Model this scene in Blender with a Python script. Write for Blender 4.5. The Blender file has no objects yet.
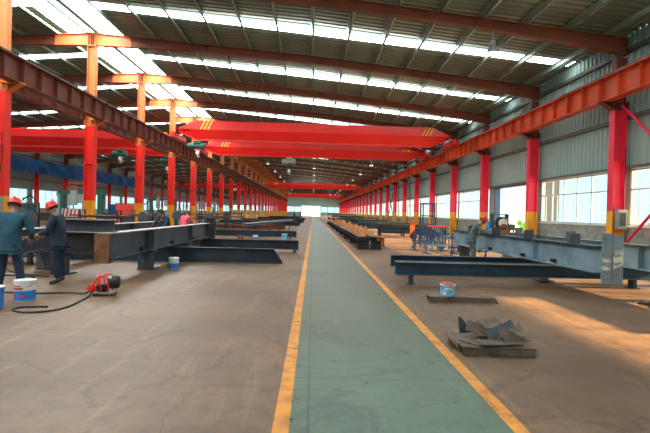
import bpy, bmesh, math, random
from mathutils import Vector, Matrix
random.seed(11)
C = bpy.context.scene.collection
PI = math.pi

# ---------------------------------------------------------------- materials
def mat(name, col, rough=0.6, metal=0.0, var=0.12, scale=3.0, bump=0.0, emit=None, estr=0.0, col2=None, spec=0.5):
    m = bpy.data.materials.new(name); m.use_nodes = True
    nt = m.node_tree; b = nt.nodes['Principled BSDF']
    b.inputs['Roughness'].default_value = rough
    b.inputs['Metallic'].default_value = metal
    b.inputs['Specular IOR Level'].default_value = spec
    tc = nt.nodes.new('ShaderNodeTexCoord')
    n = nt.nodes.new('ShaderNodeTexNoise'); n.inputs['Scale'].default_value = scale
    n.inputs['Detail'].default_value = 5
    nt.links.new(tc.outputs['Object'], n.inputs['Vector'])
    r = nt.nodes.new('ShaderNodeValToRGB')
    c1 = [max(0, c*(1-var)) for c in col]
    c2 = col2 or [min(1, c*(1+var)) for c in col]
    r.color_ramp.elements[0].position = 0.35; r.color_ramp.elements[1].position = 0.65
    r.color_ramp.elements[0].color = (*c1, 1); r.color_ramp.elements[1].color = (*c2, 1)
    nt.links.new(n.outputs['Fac'], r.inputs['Fac'])
    nt.links.new(r.outputs['Color'], b.inputs['Base Color'])
    if bump:
        bp = nt.nodes.new('ShaderNodeBump'); bp.inputs['Strength'].default_value = bump
        nt.links.new(n.outputs['Fac'], bp.inputs['Height'])
        nt.links.new(bp.outputs['Normal'], b.inputs['Normal'])
    if emit:
        b.inputs['Emission Color'].default_value = (*emit, 1)
        b.inputs['Emission Strength'].default_value = estr
    return m

M = {
 'red':      mat('red_paint', (0.95, 0.022, 0.012), 0.45, var=0.1, scale=1.5),
 'pinkred':  mat('rose_red_paint', (0.92, 0.03, 0.085), 0.45, var=0.1, scale=1.5),
 'yellow':   mat('yellow_paint', (1.0, 0.42, 0.02), 0.5, var=0.1),
 'orange':   mat('orange_primer_and_ridge_glow', (0.66, 0.185, 0.045), 0.55, var=0.12, scale=1.2),  # column primer, also the skylight glow painted onto the rafter ends
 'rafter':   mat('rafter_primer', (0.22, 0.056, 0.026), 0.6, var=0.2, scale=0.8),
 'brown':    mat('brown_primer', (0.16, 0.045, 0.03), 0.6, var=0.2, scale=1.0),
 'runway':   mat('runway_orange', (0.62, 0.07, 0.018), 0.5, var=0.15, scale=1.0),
 'crane':    mat('crane_red', (0.74, 0.014, 0.010), 0.35, var=0.05, scale=0.5),
 'stripe':   mat('stripe_yellow', (0.95, 0.5, 0.02), 0.5),
 'sheet':    mat('roof_sheet', (0.165, 0.225, 0.19), 0.42, 0.0, var=0.18, scale=0.25),
 'wall':     mat('wall_sheet', (0.32, 0.45, 0.43), 0.5, var=0.08, scale=0.35),
 'wallfar':  mat('far_wall_sheet', (0.28, 0.32, 0.31), 0.55, var=0.1, scale=0.3),
 'purlin':   mat('galvanised_purlin', (0.30, 0.42, 0.37), 0.35, 0.2, var=0.15),
 'girt':     mat('girt_steel', (0.10, 0.12, 0.12), 0.5, var=0.15),
 'masonry':  mat('grey_masonry', (0.30, 0.31, 0.29), 0.85, var=0.2, scale=4, bump=0.3),
 'alu':      mat('white_window_frame', (0.72, 0.76, 0.78), 0.4, var=0.04),
 'steel':    mat('dark_blue_steel', (0.022, 0.060, 0.100), 0.45, 0.25, var=0.3, scale=1.6),
 'steeld':   mat('dark_steel', (0.020, 0.034, 0.052), 0.45, 0.25, var=0.35, scale=1.6),
 'steelg':   mat('grey_steel', (0.085, 0.10, 0.125), 0.42, 0.3, var=0.25, scale=1.5),
 'steell':   mat('light_grey_steel', (0.19, 0.27, 0.33), 0.6, 0.05, var=0.2, scale=2.0),
 'edge':     mat('ground_steel_edge', (0.42, 0.38, 0.36), 0.35, 0.4, var=0.2),
 'black':    mat('black_steel', (0.018, 0.019, 0.021), 0.5, 0.1, var=0.3),
 'rust':     mat('rusty_steel', (0.20, 0.075, 0.035), 0.75, var=0.35, scale=5, bump=0.2),
 'rustlt':   mat('light_rust', (0.70, 0.29, 0.11), 0.75, var=0.3, scale=6, bump=0.2),
 'scrap':    mat('scrap_plate', (0.14, 0.11, 0.09), 0.5, 0.35, var=0.4, scale=4, bump=0.15),
 'scrapr':   mat('scrap_plate_rusted', (0.13, 0.092, 0.07), 0.6, 0.2, var=0.35, scale=5, bump=0.15),
 'blue':     mat('blue_rack_paint', (0.014, 0.07, 0.17), 0.5, var=0.15),
 'navy':     mat('navy_cloth', (0.018, 0.035, 0.07), 0.9, var=0.25, scale=6, bump=0.3),
 'teal':     mat('teal_work_shirt', (0.018, 0.075, 0.115), 0.9, var=0.22, scale=5, bump=0.3),
 'cloth':    mat('grey_green_cloth', (0.11, 0.15, 0.15), 0.9, var=0.25, scale=6, bump=0.3),
 'pink':     mat('pink_shirt', (0.80, 0.09, 0.13), 0.9, var=0.12, scale=6),
 'skin':     mat('skin', (0.42, 0.21, 0.13), 0.6, var=0.08),
 'eye':      mat('eye_dark', (0.02, 0.015, 0.01), 0.3),
 'hair':     mat('black_hair', (0.012, 0.011, 0.01), 0.7),
 'helmet':   mat('red_hard_hat', (0.75, 0.02, 0.015), 0.3, var=0.04),
 'boot':     mat('dark_boot', (0.03, 0.025, 0.022), 0.7),
 'glove':    mat('work_glove', (0.25, 0.13, 0.08), 0.9),
 'white':    mat('white_plastic', (0.78, 0.79, 0.78), 0.4, var=0.05),
 'pailblue': mat('blue_label', (0.02, 0.22, 0.70), 0.4, var=0.06),
 'pailcyan': mat('light_blue_pail', (0.16, 0.45, 0.72), 0.4, var=0.06),
 'labelred': mat('red_label', (0.70, 0.06, 0.05), 0.5),
 'rubber':   mat('black_rubber', (0.012, 0.012, 0.013), 0.65),
 'hose':     mat('brown_hose', (0.05, 0.028, 0.02), 0.6),
 'green':    mat('machine_green', (0.015, 0.10, 0.075), 0.5, var=0.15),
 'grey':     mat('machine_grey', (0.30, 0.33, 0.32), 0.5, var=0.12),
 'teals':    mat('teal_machine', (0.018, 0.065, 0.085), 0.5, var=0.15),
 'tarp':     mat('blue_tarp', (0.015, 0.10, 0.32), 0.7, var=0.2, scale=0.6),
 'leaf':     mat('leaf_green', (0.10, 0.30, 0.06), 0.8, var=0.4, scale=3),
 'outside':  mat('outside_ground', (0.55, 0.53, 0.48), 0.9, var=0.1),
 'lampglow': mat('lamp_diffuser', (0.9, 0.9, 0.85), 0.4, emit=(1, 0.97, 0.9), estr=4.0),
 'skylight': mat('daylit_skylight', (0.85, 0.88, 0.86), 0.4, emit=(0.93, 1.0, 0.97), estr=9.0),
 'ridgelight': mat('daylit_ridge_skylight', (0.85, 0.88, 0.86), 0.4, emit=(0.95, 1.0, 0.98), estr=13.0),
}
def glass_mat():
    m = bpy.data.materials.new('window_glass'); m.use_nodes = True
    nt = m.node_tree; nt.nodes.clear()
    out = nt.nodes.new('ShaderNodeOutputMaterial'); mx = nt.nodes.new('ShaderNodeMixShader')
    t = nt.nodes.new('ShaderNodeBsdfTransparent'); t.inputs[0].default_value = (0.80, 0.93, 0.96, 1)
    g = nt.nodes.new('ShaderNodeBsdfGlossy'); g.inputs['Roughness'].default_value = 0.05
    mx.inputs[0].default_value = 0.08
    nt.links.new(t.outputs[0], mx.inputs[1]); nt.links.new(g.outputs[0], mx.inputs[2])
    nt.links.new(mx.outputs[0], out.inputs[0]); return m
M['glass'] = glass_mat()

def floor_mat(name, ca, cb, cc, rough, joint=None):
    m = bpy.data.materials.new(name); m.use_nodes = True
    nt = m.node_tree; N = nt.nodes; L = nt.links; b = N['Principled BSDF']
    tc = N.new('ShaderNodeTexCoord')
    n1 = N.new('ShaderNodeTexNoise'); n1.inputs['Scale'].default_value = 0.35; n1.inputs['Detail'].default_value = 8; n1.inputs['Roughness'].default_value = 0.6
    n2 = N.new('ShaderNodeTexNoise'); n2.inputs['Scale'].default_value = 5.0; n2.inputs['Detail'].default_value = 8; n2.inputs['Roughness'].default_value = 0.7
    mp = N.new('ShaderNodeMapping'); mp.inputs['Scale'].default_value = (2.6, 0.28, 1); mp.inputs['Rotation'].default_value = (0, 0, 0.06)
    n3 = N.new('ShaderNodeTexNoise'); n3.inputs['Scale'].default_value = 1.6; n3.inputs['Detail'].default_value = 10; n3.inputs['Roughness'].default_value = 0.75
    for n in (n1, n2): L.new(tc.outputs['Object'], n.inputs['Vector'])
    L.new(tc.outputs['Object'], mp.inputs['Vector']); L.new(mp.outputs['Vector'], n3.inputs['Vector'])
    r1 = N.new('ShaderNodeValToRGB'); r1.color_ramp.elements[0].position = 0.38; r1.color_ramp.elements[1].position = 0.64
    r1.color_ramp.elements[0].color = (*ca, 1); r1.color_ramp.elements[1].color = (*cb, 1)
    L.new(n1.outputs['Fac'], r1.inputs['Fac'])
    # pale scuffs
    r3 = N.new('ShaderNodeValToRGB'); r3.color_ramp.elements[0].position = 0.54; r3.color_ramp.elements[1].position = 0.72
    r3.color_ramp.elements[0].color = (0, 0, 0, 1); r3.color_ramp.elements[1].color = (0.55, 0.55, 0.55, 1)
    L.new(n3.outputs['Fac'], r3.inputs['Fac'])
    mx = N.new('ShaderNodeMix'); mx.data_type = 'RGBA'
    L.new(r3.outputs['Color'], mx.inputs[0]); L.new(r1.outputs['Color'], mx.inputs[6]); mx.inputs[7].default_value = (*cc, 1)
    # fine grime
    r2 = N.new('ShaderNodeValToRGB'); r2.color_ramp.elements[0].position = 0.32; r2.color_ramp.elements[1].position = 0.55
    r2.color_ramp.elements[0].color = (0.56, 0.54, 0.53, 1); r2.color_ramp.elements[1].color = (1, 1, 1, 1)
    L.new(n2.outputs['Fac'], r2.inputs['Fac'])
    mu = N.new('ShaderNodeMix'); mu.data_type = 'RGBA'; mu.blend_type = 'MULTIPLY'; mu.inputs[0].default_value = 1
    L.new(mx.outputs[2], mu.inputs[6]); L.new(r2.outputs['Color'], mu.inputs[7])
    # hairline cracks
    n4 = N.new('ShaderNodeTexNoise'); n4.inputs['Scale'].default_value = 0.55; n4.inputs['Detail'].default_value = 6; n4.inputs['Distortion'].default_value = 0.6
    L.new(tc.outputs['Object'], n4.inputs['Vector'])
    r4 = N.new('ShaderNodeValToRGB'); e = r4.color_ramp.elements; e[0].position = 0.488; e[0].color = (1, 1, 1, 1); e[1].position = 0.512; e[1].color = (1, 1, 1, 1)
    k = e.new(0.5); k.color = (0.55, 0.52, 0.5, 1)
    L.new(n4.outputs['Fac'], r4.inputs['Fac'])
    m4 = N.new('ShaderNodeMix'); m4.data_type = 'RGBA'; m4.blend_type = 'MULTIPLY'; m4.inputs[0].default_value = 0.8
    L.new(mu.outputs[2], m4.inputs[6]); L.new(r4.outputs['Color'], m4.inputs[7])
    last = m4.outputs[2]
    if joint:
        br = N.new('ShaderNodeTexBrick'); br.offset = 0; br.inputs['Scale'].default_value = 1
        br.inputs['Brick Width'].default_value = joint[0]; br.inputs['Row Height'].default_value = joint[1]
        br.inputs['Mortar Size'].default_value = 0.012; br.inputs['Mortar Smooth'].default_value = 0.3
        br.inputs['Color1'].default_value = (1, 1, 1, 1); br.inputs['Color2'].default_value = (0.93, 0.93, 0.93, 1); br.inputs['Mortar'].default_value = (0.5, 0.47, 0.45, 1)
        L.new(tc.outputs['Object'], br.inputs['Vector'])
        m2 = N.new('ShaderNodeMix'); m2.data_type = 'RGBA'; m2.blend_type = 'MULTIPLY'; m2.inputs[0].default_value = 1
        L.new(last, m2.inputs[6]); L.new(br.outputs['Color'], m2.inputs[7]); last = m2.outputs[2]
    L.new(last, b.inputs['Base Color'])
    rr = N.new('ShaderNodeMapRange'); rr.inputs['To Min'].default_value = rough-0.12; rr.inputs['To Max'].default_value = rough+0.15
    L.new(n2.outputs['Fac'], rr.inputs['Value']); L.new(rr.outputs[0], b.inputs['Roughness'])
    bp = N.new('ShaderNodeBump'); bp.inputs['Strength'].default_value = 0.08; L.new(n2.outputs['Fac'], bp.inputs['Height']); L.new(bp.outputs['Normal'], b.inputs['Normal'])
    return m
M['concrete'] = floor_mat('brown_concrete', (0.118, 0.066, 0.034), (0.225, 0.133, 0.074), (0.37, 0.26, 0.17), 0.46, (4.0, 3.0))
M['aisle'] = floor_mat('green_floor_paint', (0.050, 0.105, 0.066), (0.082, 0.146, 0.102), (0.19, 0.23, 0.19), 0.30, (9.0, 2.2))
M['line'] = floor_mat('yellow_line_paint', (0.62, 0.23, 0.03), (0.78, 0.32, 0.05), (0.5, 0.33, 0.2), 0.55)

# ---------------------------------------------------------------- mesh helpers
def obj(name, bm, m, parent=None, smooth=False):
    me = bpy.data.meshes.new(name); bm.normal_update(); bm.to_mesh(me); bm.free()
    if smooth:
        for p in me.polygons: p.use_smooth = True
    for mm in (m if isinstance(m, (list, tuple)) else [m]): me.materials.append(M[mm])
    o = bpy.data.objects.new(name, me); C.objects.link(o)
    if parent: o.parent = parent
    return o
def tag(o, label, cat, group=None, kind=None):
    o['label'] = label; o['category'] = cat
    if group: o['group'] = group
    if kind: o['kind'] = kind
    return o
def thing(name, label, cat, loc=(0, 0, 0), rz=0, group=None):
    o = bpy.data.objects.new(name, None); C.objects.link(o); o.empty_display_size = 0.2
    o.location = loc; o.rotation_euler = (0, 0, rz)
    return tag(o, label, cat, group)
def struct(name, bm, m, parent=None):
    o = obj(name, bm, m, parent)
    if not parent: o['kind'] = 'structure'
    return o
def dup(root, loc=None, rz=None, label=None):
    r = root.copy(); C.objects.link(r)
    if loc is not None: r.location = loc
    if rz is not None: r.rotation_euler = (0, 0, rz)
    if label: r['label'] = label
    for ch in list(root.children):
        c = ch.copy(); C.objects.link(c); c.parent = r
        for g in list(ch.children):
            d = g.copy(); C.objects.link(d); d.parent = c
    return r
def B(): return bmesh.new()
def box(bm, x0, x1, y0, y1, z0, z1, bev=0, mtx=None):
    vs = [bm.verts.new(v) for v in [(x0,y0,z0),(x1,y0,z0),(x1,y1,z0),(x0,y1,z0),(x0,y0,z1),(x1,y0,z1),(x1,y1,z1),(x0,y1,z1)]]
    fs = [bm.faces.new([vs[i] for i in f]) for f in [(0,3,2,1),(4,5,6,7),(0,1,5,4),(1,2,6,5),(2,3,7,6),(3,0,4,7)]]
    if bev:
        es = list({e for f in fs for e in f.edges})
        r = bmesh.ops.bevel(bm, geom=es, offset=bev, segments=2, affect='EDGES')
        vs = list({v for f in r['faces'] for v in f.verts} | {v for v in vs if v.is_valid})
    if mtx is not None: bmesh.ops.transform(bm, matrix=mtx, verts=vs)
    return bm
def prism(bm, pts, axis, a, b, mtx=None):
    """polygon pts (2D) extruded along axis 'x','y','z' from a to b"""
    def mk(p, t):
        return {'x': (t, p[0], p[1]), 'y': (p[0], t, p[1]), 'z': (p[0], p[1], t)}[axis]
    v0 = [bm.verts.new(mk(p, a)) for p in pts]; v1 = [bm.verts.new(mk(p, b)) for p in pts]
    n = len(pts); bm.faces.new(v0); bm.faces.new(v1[::-1])
    for i in range(n): bm.faces.new([v0[i], v1[i], v1[(i+1) % n], v0[(i+1) % n]])
    if mtx is not None: bmesh.ops.transform(bm, matrix=mtx, verts=v0+v1)
    bmesh.ops.recalc_face_normals(bm, faces=list({f for v in v0+v1 for f in v.link_faces}))
    return bm
def tube(bm, pts, r, n=8, cap=True):
    pts = [Vector(p) for p in pts]; rings = []
    rr = r if isinstance(r, (list, tuple)) else [r]*len(pts)
    for i, p in enumerate(pts):
        d = (pts[min(i+1, len(pts)-1)] - pts[max(i-1, 0)]).normalized()
        u = d.orthogonal().normalized() if abs(d.z) > 0.95 else Vector((0, 0, 1)).cross(d).normalized()
        w = d.cross(u)
        rings.append([bm.verts.new(p + (u*math.cos(2*PI*k/n) + w*math.sin(2*PI*k/n))*rr[i]) for k in range(n)])
    for a, b in zip(rings, rings[1:]):
        for k in range(n): bm.faces.new([a[k], a[(k+1) % n], b[(k+1) % n], b[k]])
    if cap: bm.faces.new(rings[0][::-1]); bm.faces.new(rings[-1])
    return bm
def lathe(bm, prof, n=24, c=(0, 0, 0), axis='z'):
    rings = []
    for r, z in prof:
        ring = []
        for k in range(n):
            a = 2*PI*k/n; p = (r*math.cos(a), r*math.sin(a), z)
            if axis == 'x': p = (p[2], p[0], p[1])
            if axis == 'y': p = (p[0], p[2], p[1])
            ring.append(bm.verts.new(Vector(p)+Vector(c)))
        rings.append(ring)
    for a, b in zip(rings, rings[1:]):
        for k in range(n): bm.faces.new([a[k], a[(k+1) % n], b[(k+1) % n], b[k]])
    bm.faces.new(rings[0][::-1]); bm.faces.new(rings[-1])
    bmesh.ops.recalc_face_normals(bm, faces=bm.faces[:])
    return bm
def isec(bm, L0, L1, h, w, tf=0.02, tw=0.012, axis='y', z0=0.0, c=0.0, cut=0.0):
    """I-section from L0 to L1 along an axis, bottom at z0, centred on c; cut = slant of the L1 end"""
    def bar(a0, a1, c0, c1, q0, q1, s0=0, s1=0):
        def P(l, cc, z): return (cc, l, z) if axis == 'y' else (l, cc, z)
        vs = [bm.verts.new(P(*v)) for v in [(a0,c0,q0),(a1+s0,c0,q0),(a1+s0,c1,q0),(a0,c1,q0),(a0,c0,q1),(a1+s1,c0,q1),(a1+s1,c1,q1),(a0,c1,q1)]]
        fs = [bm.faces.new([vs[i] for i in f]) for f in [(0,3,2,1),(4,5,6,7),(0,1,5,4),(1,2,6,5),(2,3,7,6),(3,0,4,7)]]
        bmesh.ops.recalc_face_normals(bm, faces=fs)
    bar(L0, L1, c-w/2, c+w/2, z0, z0+tf, 0, 0)
    bar(L0, L1, c-tw/2, c+tw/2, z0+tf, z0+h-tf, 0, -cut)
    bar(L0, L1-cut, c-w/2, c+w/2, z0+h-tf, z0+h, 0, 0)
    return bm

ORD = ['first','second','third','fourth','fifth','sixth','seventh','eighth','ninth','tenth','eleventh','twelfth','thirteenth','fourteenth','fifteenth','sixteenth','seventeenth','eighteenth','nineteenth','twentieth']
ORD += ['twenty-'+o for o in ORD[:9]] + ['thirtieth', 'thirty-first', 'thirty-second']

# ---------------------------------------------------------------- building layout (metres; y runs down the hall)
XR, XL, XO = 12.0, -12.0, -36.0      # right column row, left column row, outer wall of the left bay
S = 7.0; Y0 = 17.8; NK = 28; YEND = 210.0; YB = -12.0
def yk(k): return Y0 + S*k
def rtop(x): return 10.9 - 0.072*abs(x + 12.0) - 0.03*max(0.0, x)      # top of rafters
ZR = 7.2                            # top of crane girders
WX = 12.45                           # right wall plane

# floor
f = B()
for a, b in ((-36.5, -0.14), (1.54, 12.7)):
    box(f, a, b, YB, YEND, -0.2, 0)
struct('floor', f, 'concrete')
f = B(); box(f, -0.14, 1.54, YB, YEND, -0.2, 0.0); fl = struct('floor_walkway', f, 'aisle')
for n_, (a, b) in enumerate(((-0.262, -0.14), (1.54, 1.662))):
    f = B(); box(f, a, b, YB, YEND, -0.19, 0.003); struct('trim_%d' % (n_+1), f, 'line')
trimn = 3
def trim(bm, m):
    global trimn
    o = struct('trim_%d' % trimn, bm, m); trimn += 1; return o

# roof sheets (real corrugation running down the slope) with openings for the skylights
def corr_y(bm, ya, yb, xs, zf, pitch=0.34, d=0.075):
    n = max(1, int((yb-ya)/pitch)); p = (yb-ya)/n; prof = []
    for i in range(n):
        y = ya+i*p; prof += [(y, 0), (y+p*0.55, 0), (y+p*0.68, d), (y+p*0.87, d)]
    prof.append((yb, 0))
    cols = [[bm.verts.new((x, y, zf(x)+dz)) for y, dz in prof] for x in xs]
    for a, b in zip(cols, cols[1:]):
        for i in range(len(prof)-1): bm.faces.new([a[i], a[i+1], b[i+1], b[i]])
RZ = 0.24
def roofz(x): return rtop(x)+RZ
RIDGE = (-13.5, -10.5)
roof = B(); winn = 1
def newwin(bm, m, parent=None):
    global winn
    o = struct('window_%d' % winn, bm, m); winn += 1; return o
ks = list(range(-4, NK))
SK = 0.36
prev = YB
for k in ks:
    yc = yk(k)+S/2+0.3
    if yc > YEND-2: break
    a, b = yc-SK, yc+SK
    corr_y(roof, prev, a, [XO-0.5, -24, RIDGE[0]], roofz); corr_y(roof, prev, a, [RIDGE[1], 0, WX], roofz)
    # narrow margins beside the cross skylight
    corr_y(roof, a, b, [XO-0.5, XO+1.2], roofz); corr_y(roof, a, b, [12.2, WX], roofz)
    for (x0, x1) in ((XO+1.2, RIDGE[0]), (RIDGE[1], 12.2)):
        g = B(); vs = [g.verts.new(v) for v in [(x0, a, roofz(x0)), (x1, a, roofz(x1)), (x1, b, roofz(x1)), (x0, b, roofz(x0))]]
        g.faces.new(vs[::-1]); newwin(g, 'skylight')
    prev = b
corr_y(roof, prev, YEND, [XO-0.5, -24, RIDGE[0]], roofz); corr_y(roof, prev, YEND, [RIDGE[1], 0, WX], roofz)
YRIDGE = yk(5)+0.5
corr_y(roof, YRIDGE, YEND, [RIDGE[0], -12, RIDGE[1]], roofz)
o = struct('ceiling', roof, 'sheet')
g = B()
for (x0, x1) in ((RIDGE[0], -12.15), (-11.85, RIDGE[1])):
    vs = [g.verts.new(v) for v in [(x0, YB, roofz(x0)), (x1, YB, roofz(x1)), (x1, YRIDGE, roofz(x1)), (x0, YRIDGE, roofz(x0))]]
    g.faces.new(vs[::-1])
newwin(g, 'ridgelight')
g = B(); box(g, -12.17, -11.83, YB, YEND, roofz(-12)-0.03, roofz(-12)+0.05); trim(g, 'sheet')
# purlins
def cpurlin(x):
    g = B(); z = rtop(x)
    box(g, x-0.012, x+0.012, YB, YEND, z+0.0, z+0.22)
    box(g, x-0.012, x+0.095, YB, YEND, z, z+0.015)
    box(g, x-0.095, x+0.012, YB, YEND, z+0.205, z+0.22)
    trim(g, 'purlin')
xs = [-12+0.32] + [-12+1.68*i for i in range(1, 15)] + [11.7]
for x in xs: cpurlin(x)
for i in range(0, 13): cpurlin(-12-0.32 if i == 0 else -12-1.85*i)

# ---------------------------------------------------------------- walls
def corr_wall(bm, x, ya, yb, z0, z1, sgn, pitch=0.30, d=0.04):
    n = max(1, int((yb-ya)/pitch)); p = (yb-ya)/n; prof = []
    for i in range(n):
        y = ya+i*p; prof += [(y, 0), (y+p*0.6, 0), (y+p*0.7, d), (y+p*0.9, d)]
    prof.append((yb, 0))
    lo = [bm.verts.new((x+sgn*dz, y, z0)) for y, dz in prof]; hi = [bm.verts.new((x+sgn*dz, y, z1)) for y, dz in prof]
    for i in range(len(prof)-1): bm.faces.new([lo[i], lo[i+1], hi[i+1], hi[i]])
SILL, HEAD = 1.4, 3.62
DOORK = {2}     # the big side door stands in this bay of the right wall (between columns two and three)
w = B()
corr_wall(w, WX, YB, YEND, HEAD, roofz(WX)+0.05, 1)
def wbay(k): return yk(k)-S, yk(k)
for k in range(-4, NK+1):
    a, b = wbay(k); a = max(a, YB); b = min(b, YEND)
    if b <= a: continue
    if k in DOORK:
        box(w, WX, WX+0.24, a, a+0.45, 0, HEAD); box(w, WX, WX+0.24, b-1.0, b, 0, HEAD)
    else:
        box(w, WX, WX+0.24, a, b, 0, SILL)
        box(w, WX, WX+0.24, a, a+0.14, SILL, HEAD); box(w, WX, WX+0.24, b-0.14, b, SILL, HEAD)
struct('wall_right', w, 'wall')
for z in (5.66, 8.35): 
    g = B(); box(g, WX-0.14, WX-0.0, YB, YEND, z-0.07, z+0.09); trim(g, 'girt')
g = B(); box(g, WX-0.2, WX-0.0, YB, YEND, HEAD, HEAD+0.12); trim(g, 'girt')

def window_bay(x, a, b, sgn, near):
    """one framed window strip between two columns, wall plane x"""
    global winn
    g = B(); t = 0.07
    x0, x1 = (x+0.02, x+0.09)
    zt = 2.82; n = 6 if near else 4; p = (b-a)/n
    for z in (SILL, HEAD-t): box(g, x0, x1, a, b, z, z+t)
    box(g, x0, x1, a, b, zt-t/2, zt+t/2)
    for i in range(n+1):
        y = min(max(a+i*p-t/2, a), b-t)
        box(g, x0, x1, y, y+t, SILL, HEAD)
    if near:
        for i in range(n):        # sliding sashes, some standing half open
            y = a+i*p+t; q = y+p*0.5
            box(g, x0+0.02, x1-0.01, q, q+0.04, SILL+t, zt-t/2)
    fr = struct('window_%d' % winn, g, 'alu'); winn += 1
    g = B(); xm = (x0+x1)/2
    vs = [g.verts.new(v) for v in [(xm, a, SILL), (xm, b, SILL), (xm, b, HEAD), (xm, a, HEAD)]]
    g.faces.new(vs); obj('pane', g, 'glass', fr)
    if near:
        g = B(); box(g, x-0.1, x+0.02, a-0.05, b+0.05, SILL-0.06, SILL); obj('window_sill', g, 'alu', fr)
for k in range(-4, NK+1):
    a, b = wbay(k); a = max(a, YB)+0.14; b = min(b, YEND)-0.14
    if b <= a+1 or k in DOORK: continue
    window_bay(WX, a, b, 1, k < 8)
# side door
a, b = wbay(2)
g = B(); box(g, WX-0.12, WX+0.26, a+0.33, a+0.45, 0, HEAD); box(g, WX-0.12, WX+0.26, b-1.1, b-0.98, 0, HEAD); box(g, WX-0.12, WX+0.26, a+0.33, b-0.98, HEAD-0.1, HEAD)
struct('door_1', g, 'blue')
# masonry dado inside right wall
g = B()
for k in range(-4, NK+1):
    a, b = wbay(k); a = max(a, YB); b = min(b, YEND)
    if b > a and k not in DOORK: box(g, WX-0.06, WX, a, b, 0, SILL-0.06)
struct('baseboard_right', g, 'masonry')

# outer left wall (visible beyond 45 m)
w = B(); wx = XO-0.5
box(w, wx-0.2, wx, YB, 40, 0, roofz(XO)+0.2)
corr_wall(w, wx, 40, YEND, HEAD+0.1, roofz(XO)+0.05, -1)
for k in range(3, NK+1):
    a, b = wbay(k); a = max(a, 40); b = min(b, YEND)
    if b <= a: continue
    box(w, wx-0.2, wx, a, b, 0, SILL-0.1)
    box(w, wx-0.2, wx, a, a+0.5, SILL-0.1, HEAD+0.1); box(w, wx-0.2, wx, b-0.5, b, SILL-0.1, HEAD+0.1)
    if b-a > 3:
        g = B(); xx = wx-0.1
        for z in (SILL-0.1, 2.55, HEAD+0.04): box(g, xx-0.03, xx+0.03, a+0.5, b-0.5, z, z+0.06)
        for i in range(5):
            y = a+0.5+i*(b-a-1.06)/4; box(g, xx-0.03, xx+0.03, y, y+0.06, SILL-0.1, HEAD+0.1)
        fr = struct('window_%d' % winn, g, 'alu'); winn += 1
        g = B(); vs = [g.verts.new(v) for v in [(xx, a+0.5, SILL-0.1), (xx, b-0.5, SILL-0.1), (xx, b-0.5, HEAD+0.1), (xx, a+0.5, HEAD+0.1)]]
        g.faces.new(vs[::-1]); obj('pane', g, 'glass', fr)
struct('wall_left', w, 'wallfar')
for z in (4.9, 7.9):
    g = B(); box(g, wx, wx+0.16, 40, YEND, z-0.08, z+0.1); trim(g, 'girt')
# end wall with the open gate, and the wall behind the camera
w = B(); ye = YEND
D0, D1, DH = -5.4, 3.3, 4.7
box(w, XO-0.7, -14, ye, ye+0.25, 0, 2); box(w, XO-0.7, -14, ye, ye+0.25, 4.2, roofz(XO)+2)
box(w, -14, D0, ye, ye+0.25, 0, 1.9); box(w, D1, WX+0.3, ye, ye+0.25, 0, 1.9)
box(w, -14, D0, ye, ye+0.25, 4.2, 8.0); box(w, D1, WX+0.3, ye, ye+0.25, 4.2, 8.0)
box(w, D0, D1, ye, ye+0.25, DH, 8.0); box(w, -14, WX+0.3, ye, ye+0.25, 8.0, 11.3)
for x in (-30, -24, -18, -12.5, -9, D0-0.2, D1, 6.5, 9.6): box(w, x, x+0.3, ye, ye+0.25, 1.9, 4.3)
struct('wall_end', w, 'wall')
for (x0, x1) in ((XO-0.5, D0-0.2), (D1+0.3, WX)):
    g = B(); vs = [g.verts.new(v) for v in [(x0, ye+0.12, 1.9), (x1, ye+0.12, 1.9), (x1, ye+0.12, 4.3), (x0, ye+0.12, 4.3)]]
    g.faces.new(vs); newwin(g, 'glass')
g = B()
for x in (D0-0.15, D1): box(g, x, x+0.15, ye-0.06, ye+0.3, 0, DH+0.15)
box(g, D0, D1, ye-0.06, ye+0.3, DH, DH+0.15); struct('door_2', g, 'alu')
w = B(); box(w, XO-0.7, WX+0.3, YB-0.25, YB, 0, 11.4); struct('wall_back', w, 'wallfar')
# ground outside
g = B(); box(g, WX+0.3, 70, -30, 300, -0.2, -0.05); box(g, -36.7, WX+0.3, YEND+0.3, 300, -0.2, -0.05); box(g, -110, XO-0.75, -30, 300, -0.2, -0.05)
struct('floor_yard', g, 'outside')

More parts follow.
